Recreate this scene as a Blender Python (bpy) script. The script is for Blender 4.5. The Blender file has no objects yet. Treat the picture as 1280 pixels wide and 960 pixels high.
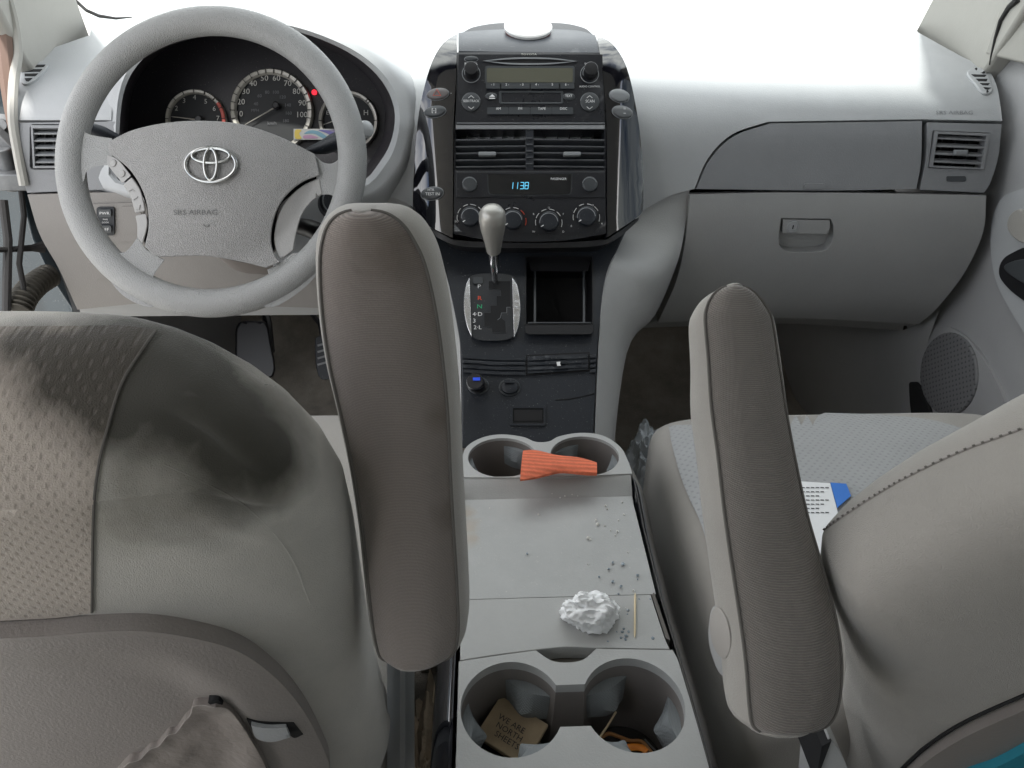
import bpy, bmesh, math, random
from mathutils import Vector, Matrix, noise
from mathutils.bvhtree import BVHTree
from mathutils.geometry import delaunay_2d_cdt
from math import sin, cos, pi, radians as R
random.seed(7)
scene = bpy.context.scene
COL = scene.collection

# ------------------------------------------------------------ camera
FP = 960.0
CAM = Vector((-.071, 0, 1.05))
yaw, pit, rol = R(2.7), R(33), R(-.5)
Ff = Vector((sin(yaw)*cos(pit), cos(yaw)*cos(pit), -sin(pit)))
_r = Vector((cos(yaw), -sin(yaw), 0)); _u = _r.cross(Ff)
Rt = cos(rol)*_r - sin(rol)*_u; Up = sin(rol)*_r + cos(rol)*_u
cd = bpy.data.cameras.new('camera'); cam = bpy.data.objects.new('camera', cd); COL.objects.link(cam)
cam.matrix_world = Matrix(((Rt.x, Up.x, -Ff.x, CAM.x), (Rt.y, Up.y, -Ff.y, CAM.y), (Rt.z, Up.z, -Ff.z, CAM.z), (0, 0, 0, 1)))
cd.sensor_width = 36; cd.lens = 36*FP/1280; cd.clip_start = .01; cd.clip_end = 2000
scene.camera = cam

# ------------------------------------------------------------ light
w = bpy.data.worlds.new('World'); scene.world = w; w.use_nodes = True
SUN_EL, SUN_AZ = R(70), R(178)      # azimuth from +Y, clockwise: the sun stands behind the roof
nt = w.node_tree; nt.nodes.clear()
out = nt.nodes.new('ShaderNodeOutputWorld'); bg = nt.nodes.new('ShaderNodeBackground')
sk = nt.nodes.new('ShaderNodeTexSky'); sk.sky_type = 'NISHITA'; sk.sun_disc = False
sk.sun_elevation = SUN_EL; sk.sun_rotation = SUN_AZ
tc = nt.nodes.new('ShaderNodeTexCoord'); nz = nt.nodes.new('ShaderNodeTexNoise'); nz.inputs['Scale'].default_value = 3.2
nz.inputs['Detail'].default_value = 7; nz.inputs['Roughness'].default_value = .6
cr = nt.nodes.new('ShaderNodeValToRGB'); cr.color_ramp.elements[0].position = .36; cr.color_ramp.elements[1].position = .56
mx = nt.nodes.new('ShaderNodeMix'); mx.data_type = 'RGBA'; mx.inputs['B'].default_value = (16.4, 16.3, 16.2, 1)
nt.links.new(tc.outputs['Generated'], nz.inputs['Vector']); nt.links.new(nz.outputs['Fac'], cr.inputs['Fac'])
nt.links.new(cr.outputs['Color'], mx.inputs['Factor']); nt.links.new(sk.outputs['Color'], mx.inputs['A'])
nt.links.new(mx.outputs['Result'], bg.inputs['Color']); nt.links.new(bg.outputs['Background'], out.inputs['Surface'])
bg.inputs['Strength'].default_value = .12
sd = bpy.data.lights.new('sun', 'SUN'); sd.energy = 2.8; sd.angle = R(2.2); sd.color = (1, .97, .93)
so = bpy.data.objects.new('sun', sd); COL.objects.link(so)
sdir = Vector((sin(SUN_AZ)*cos(SUN_EL), cos(SUN_AZ)*cos(SUN_EL), sin(SUN_EL)))
so.rotation_euler = sdir.to_track_quat('Z', 'Y').to_euler()
scene.view_settings.view_transform = 'Standard'; scene.view_settings.look = 'None'
scene.view_settings.exposure = .95; scene.view_settings.gamma = 1
scene.cycles.use_denoising = True; scene.cycles.max_bounces = 10; scene.cycles.diffuse_bounces = 6
scene.cycles.transparent_max_bounces = 12; scene.cycles.caustics_reflective = False; scene.cycles.caustics_refractive = False

# ------------------------------------------------------------ pixel rays
def ray(px, py): return Ff + Rt*((px-640)/FP) + Up*((480-py)/FP)
def P(px, py, zc): return CAM + ray(px, py)*zc
def PY(px, py, y): r = ray(px, py); return CAM + r*(y/r.y)
def PZ(px, py, z): r = ray(px, py); return CAM + r*((z-CAM.z)/r.z)
def PX(px, py, x): r = ray(px, py); return CAM + r*((x-CAM.x)/r.x)

class Frame:
    def __init__(s, o, u, v):
        s.o = o.copy(); s.u = u.normalized(); s.n = s.u.cross(v).normalized(); s.v = s.n.cross(s.u)
    def __call__(s, px, py, h=0):
        r = ray(px, py); o = s.o + s.n*h
        return CAM + r*((o-CAM).dot(s.n)/r.dot(s.n))
    def uv(s, px, py):
        d = s(px, py) - s.o; return d.dot(s.u), d.dot(s.v)
    def p(s, a, b, h=0): return s.o + s.u*a + s.v*b + s.n*h
    def nrm(s, px, py): return s.n

class Surf:
    """profile in (Y,Z) swept along X, shifted in Y by g(x)"""
    def __init__(s, prof, g=lambda x: 0):
        pts = [Vector((a, b)) for a, b in prof]; s.pr = []
        for i in range(len(pts)-1):
            a, b = pts[i], pts[i+1]; p0 = pts[max(i-1, 0)]; p3 = pts[min(i+2, len(pts)-1)]
            for k in range(6):
                t = k/6; s.pr.append(.5*((2*a)+(b-p0)*t+(2*p0-5*a+4*b-p3)*t*t+(-p0+3*a-3*b+p3)*t**3))
        s.pr.append(pts[-1]); s.g = g
    def raw(s, px, py):
        r = ray(px, py); gx = 0
        for it in range(14):
            best = None
            for a, b in zip(s.pr, s.pr[1:]):
                ay, az, by, bz = a.x+gx, a.y-CAM.z, b.x+gx, b.y-CAM.z
                fa = ay*r.z-az*r.y; fb = by*r.z-bz*r.y
                if fa == fb: continue
                t = fa/(fa-fb)
                if -1e-6 <= t <= 1+1e-6:
                    tt = (ay+(by-ay)*t)/r.y
                    if tt > 0 and (best is None or tt < best): best = tt
            if best is None:
                b = s.pr[-1]; best = (b.x+gx)/r.y
            gn = s.g(CAM.x+r.x*best)
            if abs(gn-gx) < 1e-5: break
            gx = .5*gx+.5*gn if it else gn
        return CAM + r*best
    def nrm(s, px, py, e=3):
        a = s.raw(px+e, py)-s.raw(px-e, py); b = s.raw(px, py-e)-s.raw(px, py+e)
        n = a.cross(b).normalized()
        return n if n.dot(ray(px, py)) < 0 else -n
    def __call__(s, px, py, h=0):
        p = s.raw(px, py); return p + s.nrm(px, py)*h if h else p

# ------------------------------------------------------------ materials
MATS = {}
def rgb(c): return (*c, 1)
def mat(name, col, rough=.5, metal=0, bump=None, var=.0, varscale=8, coat=0, sheen=0, spec=.5, emit=None, wave=None, dots=None, alpha=None, trans=0, stains=None, voro=None, dust=0):
    m = bpy.data.materials.new(name); m.use_nodes = True; MATS[name] = m
    n = m.node_tree.nodes; L = m.node_tree.links; b = n['Principled BSDF']
    b.inputs['Base Color'].default_value = rgb(col); b.inputs['Roughness'].default_value = rough
    b.inputs['Metallic'].default_value = metal; b.inputs['Coat Weight'].default_value = coat; b.inputs['Coat Roughness'].default_value = .03
    b.inputs['Sheen Weight'].default_value = sheen; b.inputs['Sheen Roughness'].default_value = .4
    b.inputs['Specular IOR Level'].default_value = spec; b.inputs['Transmission Weight'].default_value = trans
    if emit: b.inputs['Emission Color'].default_value = rgb(col); b.inputs['Emission Strength'].default_value = emit
    if alpha is not None: b.inputs['Alpha'].default_value = alpha
    t = n.new('ShaderNodeTexCoord'); co = t.outputs['Object']; csock = None
    def mixc(fac, A, Bc, sock=None):
        x = n.new('ShaderNodeMix'); x.data_type = 'RGBA'
        L.new(fac, x.inputs['Factor'])
        if sock is not None: L.new(sock, x.inputs['A'])
        else: x.inputs['A'].default_value = rgb(A)
        x.inputs['B'].default_value = rgb(Bc); return x.outputs['Result']
    def math_(op, a, b_=None, clamp=False):
        q = n.new('ShaderNodeMath'); q.operation = op; q.use_clamp = clamp
        for i, z in enumerate((a, b_)):
            if z is None: continue
            if isinstance(z, (int, float)): q.inputs[i].default_value = z
            else: L.new(z, q.inputs[i])
        return q.outputs[0]
    def noise_(sc, det=4, ro=.55):
        q = n.new('ShaderNodeTexNoise'); q.inputs['Scale'].default_value = sc; q.inputs['Detail'].default_value = det; q.inputs['Roughness'].default_value = ro
        L.new(co, q.inputs['Vector']); return q.outputs['Fac']
    if var:
        f = noise_(varscale, 9, .72); rmp = n.new('ShaderNodeMapRange'); rmp.inputs[1].default_value = .3; rmp.inputs[2].default_value = .7; L.new(f, rmp.inputs[0])
        csock = mixc(rmp.outputs[0], tuple(c*(1-var) for c in col), tuple(min(1, c*(1+var)) for c in col))
    if dust:
        f = noise_(420, 2, .7); g2 = noise_(14, 3)
        rmp = n.new('ShaderNodeMapRange'); rmp.inputs[1].default_value = .66; rmp.inputs[2].default_value = .74; L.new(f, rmp.inputs[0])
        ff = math_('MULTIPLY', math_('MULTIPLY', rmp.outputs[0], g2), dust)
        csock = mixc(ff, col, (.6, .58, .54), csock)
        rr = math_('ADD', math_('MULTIPLY', noise_(9, 6, .65), .34*min(1, .4+dust)), rough-.17*min(1, .4+dust)); L.new(rr, b.inputs['Roughness'])
    for st in (stains or []):       # (list of (centre, radius), colour, strength, noise scale)
        pts, sc_, strg, ns = st; tot = None
        nn = math_('MULTIPLY', math_('SUBTRACT', noise_(ns, 5, .6), .5), 1.3)
        for c_, r_ in pts:
            vm = n.new('ShaderNodeVectorMath'); vm.operation = 'DISTANCE'; L.new(co, vm.inputs[0]); vm.inputs[1].default_value = c_
            d = math_('ADD', math_('MULTIPLY', vm.outputs['Value'], 1/r_), nn)
            k = math_('SUBTRACT', 1, d, True); tot = k if tot is None else math_('MAXIMUM', tot, k)
        k = math_('MULTIPLY', tot, 1.5, True); k = math_('MULTIPLY', k, strg)
        csock = mixc(k, col, sc_, csock)
    hs = None
    if bump:
        sc, st, dist = bump; hs = math_('MULTIPLY', noise_(sc, 3), dist); 
    if voro:
        q = n.new('ShaderNodeTexVoronoi'); q.inputs['Scale'].default_value = voro[0]; q.feature = 'DISTANCE_TO_EDGE'; L.new(co, q.inputs['Vector'])
        v_ = math_('MULTIPLY', math_('MINIMUM', q.outputs['Distance'], .25), 4*voro[1]); hs = v_ if hs is None else math_('ADD', hs, v_)
    if wave:
        sc, dist, ax = wave; q = n.new('ShaderNodeTexWave'); q.bands_direction = ax; q.inputs['Scale'].default_value = sc; q.inputs['Distortion'].default_value = 1.2
        q.inputs['Detail'].default_value = 2; q.inputs['Detail Scale'].default_value = 6; L.new(co, q.inputs['Vector'])
        v_ = math_('MULTIPLY', q.outputs['Fac'], dist); hs = v_ if hs is None else math_('ADD', hs, v_)
        kk = math_('MULTIPLY', math_('SUBTRACT', 1, q.outputs['Fac']), .42); csock = mixc(kk, col, tuple(c*.35 for c in col), csock)
    if dots:
        sc, dist, axes, dk = dots; sx = n.new('ShaderNodeSeparateXYZ'); L.new(co, sx.inputs[0])
        a = math_('SINE', math_('MULTIPLY', sx.outputs[axes[0]], sc)); c2 = math_('SINE', math_('MULTIPLY', sx.outputs[axes[1]], sc))
        d = math_('MULTIPLY', math_('MULTIPLY', a, c2), 1); d = math_('SUBTRACT', math_('MAXIMUM', d, .25), .25); v_ = math_('MULTIPLY', d, -dist)
        hs = v_ if hs is None else math_('ADD', hs, v_); csock = mixc(math_('MULTIPLY', d, dk), col, tuple(c*.35 for c in col), csock)
    if csock is not None: L.new(csock, b.inputs['Base Color'])
    if hs is not None:
        bn = n.new('ShaderNodeBump'); bn.inputs['Strength'].default_value = 1 if not bump else bump[1]; bn.inputs['Distance'].default_value = 1
        L.new(hs, bn.inputs['Height']); L.new(bn.outputs[0], b.inputs['Normal'])
    return m
GR = (520, .8, .0004)    # plastic grain
M_pad = mat('dash_plastic', (.40, .41, .42), .5, bump=GR, var=.05, dust=.15)
M_mid = mat('mid_grey_plastic', (.235, .24, .25), .48, bump=GR, var=.05, dust=.3)
M_low = mat('pale_grey_plastic', (.355, .357, .355), .5, bump=GR, var=.05, dust=.2)
M_con = mat('console_plastic', (.37, .372, .365), .5, bump=(600, .7, .0003), var=.06, varscale=14)
M_dark = mat('dark_plastic', (.011, .014, .020), .45, bump=(700, .7, .0003), var=.1, dust=.35)
M_fas = mat('radio_plastic', (.016, .017, .021), .3, bump=(900, .4, .0002), dust=.3)
M_black = mat('black_plastic', (.010, .010, .012), .4)
M_void = mat('recess_black', (.006, .006, .007), .8)
M_gloss = mat('piano_black', (.006, .006, .009), .05, coat=1, spec=.6, bump=(6, .25, .002), dust=.12)
M_gloss.node_tree.nodes['Principled BSDF'].inputs['Coat IOR'].default_value = 1.6
M_but = mat('button_grey', (.05, .055, .06), .35)
M_butl = mat('button_pale', (.22, .23, .24), .35)
M_chr = mat('chrome', (.75, .75, .76), .14, metal=1)
M_chrb = mat('brushed_chrome', (.75, .75, .77), .25, metal=1, bump=(60, .6, .002))
M_white = mat('marking_white', (.75, .75, .75), .5)
M_red = mat('marking_red', (.75, .09, .04), .5)
M_grn = mat('marking_green', (.03, .45, .2), .5)
M_silver = mat('silver_paint', (.36, .35, .325), .38, metal=.45, coat=.15)
M_whl = mat('wheel_rubber', (.27, .272, .27), .42, voro=(420, .00035), bump=(900, 1, .0002), var=.05)
M_whp = mat('wheel_pad', (.25, .246, .243), .48, voro=(420, .0005), bump=(900, 1, .0002), var=.05)
M_whb = mat('wheel_button', (.29, .285, .28), .45, bump=GR)
M_seam = mat('seam_thread', (.13, .12, .11), .9)
M_carp = mat('floor_carpet', (.25, .225, .19), .95, bump=(700, 1, .003), var=.35, varscale=9, sheen=.1)
M_lcd = mat('display_glass', (.10, .10, .075), .25, coat=.4)
M_clk = mat('clock_window', (.008, .009, .011), .12, coat=.6)
M_cyan = mat('clock_digit', (.10, .42, .62), .5, emit=.55)
M_lamp = mat('warning_lamp', (.9, .02, .04), .5, emit=.8)
M_blue = mat('charger_light', (.03, .09, .7), .4, emit=.12)
M_rubb = mat('rubber_flap', (.22, .24, .25), .7, dots=(2600, .0006, (0, 2), .4))
M_body = mat('car_paint', (.035, .05, .06), .25, coat=.6, var=.1, dust=.3)
M_metal = mat('bare_metal', (.14, .145, .15), .5, metal=.5, var=.3, varscale=30)
M_boot = mat('rubber_boot', (.055, .05, .04), .75)
M_trim = mat('pillar_trim', (.38, .37, .34), .6, bump=(300, .6, .0003), var=.04)
M_seal = mat('weather_seal', (.015, .014, .014), .7)
M_pink = mat('inner_seal', (.17, .11, .085), .7)
M_concrete = mat('concrete', (.5, .49, .46), .9, var=.1, varscale=1)
M_cardb = mat('kraft_card', (.42, .33, .22), .85, var=.12, varscale=40)
M_tiss = mat('tissue', (.86, .87, .88), .9, bump=(130, .5, .002))
M_orange = mat('orange_paper', (.83, .20, .10), .8, wave=(55, .0004, 'Y'), bump=(200, .6, .001), var=.16, varscale=40)
M_bag = mat('plastic_film', (.78, .84, .9), .15, alpha=.38, bump=(60, .6, .006))
M_paper = mat('paper', (.82, .83, .84), .7)
M_pblue = mat('print_blue', (.03, .18, .62), .6)
M_ink = mat('print_ink', (.04, .04, .05), .7)
M_teal = mat('teal_cloth', (.015, .22, .30), .7, bump=(60, .6, .003), var=.2)
M_wood = mat('toothpick_wood', (.72, .6, .4), .7)
M_tan = mat('tan_cloth', (.34, .27, .2), .95, bump=(60, 1, .004), var=.2)
M_gsh = mat('glass_crumb', (.42, .50, .56), .06, trans=.35, spec=.9)
M_chip = mat('pale_crumb', (.72, .7, .66), .8)
def glass(name, tint=(1, 1, 1)):
    m = bpy.data.materials.new(name); m.use_nodes = True; n = m.node_tree.nodes; L = m.node_tree.links; n.clear()
    o = n.new('ShaderNodeOutputMaterial'); t = n.new('ShaderNodeBsdfTransparent'); g = n.new('ShaderNodeBsdfGlossy'); g.inputs['Roughness'].default_value = .0
    t.inputs['Color'].default_value = rgb(tint)
    f = n.new('ShaderNodeLayerWeight'); f.inputs['Blend'].default_value = .5; x = n.new('ShaderNodeMixShader')
    pw = n.new('ShaderNodeMath'); pw.operation = 'POWER'; pw.inputs[1].default_value = 5; L.new(f.outputs['Facing'], pw.inputs[0])
    ma = n.new('ShaderNodeMath'); ma.operation = 'MULTIPLY_ADD'; ma.inputs[1].default_value = .9; ma.inputs[2].default_value = .04; L.new(pw.outputs[0], ma.inputs[0])
    L.new(ma.outputs[0], x.inputs[0]); L.new(t.outputs[0], x.inputs[1]); L.new(g.outputs[0], x.inputs[2]); L.new(x.outputs[0], o.inputs[0]); return m
M_glass = glass('window_glass', (.96, .98, .97))
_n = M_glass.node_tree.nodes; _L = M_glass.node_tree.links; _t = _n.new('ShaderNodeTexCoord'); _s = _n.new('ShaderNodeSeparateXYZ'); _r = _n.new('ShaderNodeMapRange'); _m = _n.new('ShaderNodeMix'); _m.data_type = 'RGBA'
_L.new(_t.outputs['Object'], _s.inputs[0]); _L.new(_s.outputs['Y'], _r.inputs[0]); _r.inputs[1].default_value = .92; _r.inputs[2].default_value = 1.04; _r.interpolation_type = 'SMOOTHSTEP'   # unseen shade band, added to soften the sun's edge on the dash
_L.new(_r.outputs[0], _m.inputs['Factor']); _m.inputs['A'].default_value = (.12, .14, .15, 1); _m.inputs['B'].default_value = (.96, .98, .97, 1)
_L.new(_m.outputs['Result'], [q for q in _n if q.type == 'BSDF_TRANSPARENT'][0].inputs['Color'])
M_tint = glass('tinted_glass', (.46, .48, .48)); M_lens = glass('gauge_lens', (.93, .93, .93))

# ------------------------------------------------------------ mesh helpers
BASE = {}
def tag(o, label=None, cat=None, group=None, kind=None):
    if label: o['label'] = label
    if cat: o['category'] = cat
    if group: o['group'] = group
    if kind: o['kind'] = kind
    return o
def root(name, loc, label, cat, group=None):
    o = bpy.data.objects.new(name, None); COL.objects.link(o); o.location = loc; o.empty_display_size = .05
    BASE[o] = Vector(loc); return tag(o, label, cat, group)
class B:
    def __init__(s): s.v = []; s.f = []
    def add(s, vs, fs):
        k = len(s.v); s.v += [Vector(v) for v in vs]; s.f += [tuple(i+k for i in f) for f in fs]
    def grid(s, rows, cu=False, cv=False, flip=False):
        nr, nc = len(rows), len(rows[0]); fs = []
        for i in range(nr if cv else nr-1):
            for j in range(nc if cu else nc-1):
                a = i*nc+j; b_ = i*nc+(j+1) % nc; c = ((i+1) % nr)*nc+(j+1) % nc; d = ((i+1) % nr)*nc+j
                fs.append((a, d, c, b_) if flip else (a, b_, c, d))
        s.add([p for r_ in rows for p in r_], fs)
    def box(s, c, hx, hy, hz):      # c centre, half axis vectors
        vs = [c+hx*i+hy*j+hz*k for i in (-1, 1) for j in (-1, 1) for k in (-1, 1)]
        s.add(vs, [(0, 1, 3, 2), (4, 6, 7, 5), (0, 4, 5, 1), (2, 3, 7, 6), (0, 2, 6, 4), (1, 5, 7, 3)])
    def aabox(s, x0, x1, y0, y1, z0, z1):
        s.box(Vector(((x0+x1)/2, (y0+y1)/2, (z0+z1)/2)), Vector(((x1-x0)/2, 0, 0)), Vector((0, (y1-y0)/2, 0)), Vector((0, 0, (z1-z0)/2)))
    def bar(s, p0, p1, w_, t_, nrm):
        d = (p1-p0); e = nrm.cross(d).normalized(); n2 = d.cross(e).normalized()
        s.box((p0+p1)/2, d/2, e*w_/2, n2*t_/2)
    def tube(s, pts, r, seg=8, closed=False, flat=1, nrm=None):
        pts = [Vector(p) for p in pts]; n = len(pts); rows = []; prev = None
        for i, p in enumerate(pts):
            if closed: t = pts[(i+1) % n]-pts[i-1]
            else: t = pts[min(i+1, n-1)]-pts[max(i-1, 0)]
            t = t.normalized() if t.length > 1e-9 else Vector((0, 0, 1))
            a = nrm if nrm is not None else prev
            if a is None: a = Vector((0, 0, 1)) if abs(t.z) < .9 else Vector((1, 0, 0))
            a = (a - t*a.dot(t)); a = a.normalized() if a.length > 1e-6 else t.orthogonal().normalized()
            prev = a; b_ = t.cross(a); rr = r[i] if isinstance(r, (list, tuple)) else r
            rows.append([p + a*rr*flat*cos(2*pi*k/seg) + b_*rr*sin(2*pi*k/seg) for k in range(seg)])
        s.grid(rows, cu=True, cv=closed)
        if not closed:
            k = len(s.v)-n*seg; s.f.append(tuple(k+j for j in range(seg))[::-1]); s.f.append(tuple(k+(n-1)*seg+j for j in range(seg)))
    def lathe(s, o, ax, prof, seg=32, ex=1, u=None, ring=False):   # prof: (radius, height)
        ax = ax.normalized(); u = (u or (Vector((1, 0, 0)) if abs(ax.x) < .9 else Vector((0, 1, 0)))); u = (u-ax*u.dot(ax)).normalized(); v = ax.cross(u)
        rows = [[o+ax*h+u*r_*ex*cos(2*pi*k/seg)+v*r_*sin(2*pi*k/seg) for k in range(seg)] for r_, h in prof]
        s.grid(rows, cu=True, cv=ring)
        if ring: return
        k = len(s.v)-len(prof)*seg
        if prof[0][0] > 1e-5: s.f.append(tuple(k+j for j in range(seg))[::-1])
        if prof[-1][0] > 1e-5: s.f.append(tuple(k+(len(prof)-1)*seg+j for j in range(seg)))
    def text(s, body, mp, cx, cy, size, h=0.0003, dx=(1, 0), squash=1, th=.0002):
        """letters laid on a mapped surface; size = cap height in px"""
        cu = bpy.data.curves.new('t', 'FONT'); cu.body = body; cu.align_x = 'CENTER'; cu.align_y = 'CENTER'; cu.size = 1; cu.resolution_u = 2
        ob = bpy.data.objects.new('t', cu); COL.objects.link(ob); dg = bpy.context.evaluated_depsgraph_get()
        me = bpy.data.meshes.new_from_object(ob.evaluated_get(dg))
        dy = (-dx[1], dx[0]); k = size/.7
        o = mp(cx, cy); du = (mp(cx+2*dx[0], cy+2*dx[1])-mp(cx-2*dx[0], cy-2*dx[1]))/4; dv = (mp(cx-2*dy[0], cy-2*dy[1])-mp(cx+2*dy[0], cy+2*dy[1]))/4
        n = du.cross(dv).normalized(); n = n if n.dot(ray(cx, cy)) < 0 else -n
        vs = [o+du*v.co.x*k*squash+dv*v.co.y*k+n*h for v in me.vertices]
        s.add(vs, [tuple(p.vertices) for p in me.polygons])
        bpy.data.objects.remove(ob); bpy.data.meshes.remove(me); bpy.data.curves.remove(cu)
    def build(s, name, m, parent=None, bevel=0, seg=3, smooth=True, ang=35, label=None, sub=0, clean=True, bang=32):
        if parent is None:
            lo = Vector([min(v[i] for v in s.v) for i in range(3)]); hi = Vector([max(v[i] for v in s.v) for i in range(3)])
            off = Vector(((lo.x+hi.x)/2, (lo.y+hi.y)/2, lo.z))
        else: off = BASE[parent]
        me = bpy.data.meshes.new(name); me.from_pydata([v-off for v in s.v], [], s.f); 
        if clean:
            bm = bmesh.new(); bm.from_mesh(me); bmesh.ops.remove_doubles(bm, verts=bm.verts, dist=1e-6)
            bmesh.ops.recalc_face_normals(bm, faces=bm.faces); bm.to_mesh(me); bm.free()
        me.materials.append(m)
        if smooth:
            for p in me.polygons: p.use_smooth = True
            me.set_sharp_from_angle(angle=R(ang))
        o = bpy.data.objects.new(name, me); COL.objects.link(o); o.parent = parent
        if parent is None: o.location = off
        BASE[o] = off
        if bevel:
            md = o.modifiers.new('b', 'BEVEL'); md.width = bevel; md.segments = seg; md.limit_method = 'ANGLE'; md.angle_limit = R(bang); md.harden_normals = False
            me.set_sharp_from_angle(angle=R(60))
        if sub:
            md = o.modifiers.new('s', 'SUBSURF'); md.levels = sub; md.render_levels = sub
        if label: o['label'] = label
        return o

def sp(pts, k=6, closed=True):
    """smooth curve through points; a third element marks a sharp corner"""
    n = len(pts); q = [Vector(p[:2]) for p in pts]; c = [len(p) > 2 for p in pts]; o = []
    def tan(i, nxt):
        if c[i] or (not closed and i in (0, n-1)):
            j = (i+1) % n if nxt else i-1
            return (q[j]-q[i]) if nxt else (q[i]-q[j])
        return (q[(i+1) % n]-q[i-1])*.5
    for i in range(n if closed else n-1):
        j = (i+1) % n
        if c[i] and c[j]: o.append(q[i]); continue
        a, b_ = tan(i, True), tan(j, False); d = (q[j]-q[i]).length
        a = a*min(1, d/max(a.length, 1e-6)*1.2); b_ = b_*min(1, d/max(b_.length, 1e-6)*1.2)
        for s_ in range(k):
            t = s_/k; o.append((2*t**3-3*t*t+1)*q[i]+(t**3-2*t*t+t)*a+(-2*t**3+3*t*t)*q[j]+(t**3-t*t)*b_)
    if not closed: o.append(q[-1])
    return [(v.x, v.y) for v in o]
def rr(x0, y0, x1, y1, r, k=5):
    o = []
    for cx, cy, a0 in ((x1-r, y1-r, 0), (x0+r, y1-r, 90), (x0+r, y0+r, 180), (x1-r, y0+r, 270)):
        for i in range(k+1): a = R(a0+90*i/k); o.append((cx+r*cos(a), cy+r*sin(a)))
    return o
def ell(cx, cy, rx, ry, n=28, a0=0, a1=360):
    m_ = n if a1-a0 == 360 else n+1
    return [(cx+rx*cos(R(a0+(a1-a0)*i/n)), cy+ry*sin(R(a0+(a1-a0)*i/n))) for i in range(m_)]
def dens(p, step):
    o = []
    for i, a in enumerate(p):
        b_ = p[(i+1) % len(p)]; d = math.dist(a, b_); k = max(1, int(d/step+.5))
        for j in range(k): o.append((a[0]+(b_[0]-a[0])*j/k, a[1]+(b_[1]-a[1])*j/k))
    return o
def inside(x, y, p):
    c = False; j = len(p)-1
    for i in range(len(p)):
        if (p[i][1] > y) != (p[j][1] > y) and x < (p[j][0]-p[i][0])*(y-p[i][1])/(p[j][1]-p[i][1])+p[i][0]: c = not c
        j = i
    return c
def panel(b_, mp, poly, h1, h0, holes=(), step=10, grid=True):
    """solid sheet: the outline mapped on a surface, from height h0 up to h1"""
    loops = [dens(p, step) for p in (poly, *holes)]; pts = []; ed = []
    for l in loops:
        k = len(pts); pts += l; ed += [(k+i, k+(i+1) % len(l)) for i in range(len(l))]
    nb = len(pts)
    if grid:
        xs = [p[0] for p in loops[0]]; ys = [p[1] for p in loops[0]]; y = min(ys)+step*.5; row = 0
        bd = pts[:]
        while y < max(ys):
            x = min(xs)+step*(.25+.5*(row % 2))
            while x < max(xs):
                if inside(x, y, loops[0]) and not any(inside(x, y, h) for h in loops[1:]) and min((x-q[0])**2+(y-q[1])**2 for q in bd) > (.45*step)**2: pts.append((x, y))
                x += step
            y += step*.87; row += 1
    vo, eo, fo, ov, oe, of = delaunay_2d_cdt([Vector(p) for p in pts], ed, [], 0, 1e-4)
    fs = []
    for f in fo:
        cx = sum(vo[i].x for i in f)/len(f); cy = sum(vo[i].y for i in f)/len(f)
        if inside(cx, cy, loops[0]) and not any(inside(cx, cy, h) for h in loops[1:]): fs.append(tuple(f))
    n = len(vo); top = [mp(v.x, v.y, h1) for v in vo]; bot = [mp(v.x, v.y, h0) for v in vo]
    cnt = {}
    for f in fs:
        for i in range(len(f)):
            e = (f[i], f[(i+1) % len(f)]); cnt[e] = 1
    side = [(a, c, c+n, a+n) for (a, c) in cnt if (c, a) not in cnt]
    b_.add(top+bot, fs+[tuple(i+n for i in f[::-1]) for f in fs]+side)
def loop3(mp, pts, h=0): return [mp(x, y, h) for x, y in pts]
def se(t, e): return math.copysign(abs(t)**e, t)

class OnMesh:
    """pixels projected on a finished object"""
    def __init__(s, ob, keep=True):
        dg = bpy.context.evaluated_depsgraph_get(); me = ob.evaluated_get(dg).to_mesh(); off = BASE[ob]
        s.t = BVHTree.FromPolygons([v.co+off for v in me.vertices], [tuple(p.vertices) for p in me.polygons]); ob.evaluated_get(dg).to_mesh_clear()
    def hit(s, px, py):
        r = ray(px, py).normalized(); h = s.t.ray_cast(CAM, r)
        if h[0] is None:
            q = CAM+r*.45; h = s.t.find_nearest(CAM+r*.42)
            return h[0], (h[1] if h[1].dot(r) < 0 else -h[1])
        return h[0], (h[1] if h[1].dot(r) < 0 else -h[1])
    def __call__(s, px, py, h=0):
        p, n = s.hit(px, py); 
        if h:
            n2 = Vector((0, 0, 0))
            for dx, dy in ((0, 0), (6, 0), (-6, 0), (0, 6), (0, -6)): n2 += s.hit(px+dx, py+dy)[1]
            n = n2.normalized() if n2.length > .1 else n
        return p+n*h
def seam(b_, mp, pts, r=.0009, h=.0, k=8): b_.tube([mp(x, y, h) for x, y in sp(pts, k, False) if not hasattr(mp, 't') or mp.t.ray_cast(CAM, ray(x, y).normalized())[0] is not None], r, 6)
def mirror_half(b_, cx, sgn):
    """sgn -1: the modelled half lies at x > cx"""
    n = len(b_.v)
    for v in b_.v: v.x = max(v.x, cx) if sgn < 0 else min(v.x, cx)
    b_.v += [Vector((2*cx-v.x, v.y, v.z)) for v in b_.v[:n]]; b_.f += [tuple(i+n for i in f[::-1]) for f in b_.f[:]]
def stitches(b_, mp, pts, r=.0007, k=12, gap=2, h=.0006):
    q = sp(pts, k, False); q = [p for p in q if not hasattr(mp, 't') or mp.t.ray_cast(CAM, ray(*p).normalized())[0] is not None]; q2 = [mp(x, y, h) for x, y in q]
    for i in range(0, len(q2)-1, gap): b_.tube([q2[i], q2[i]+(q2[i+1]-q2[i])*.65], r, 5)

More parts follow.
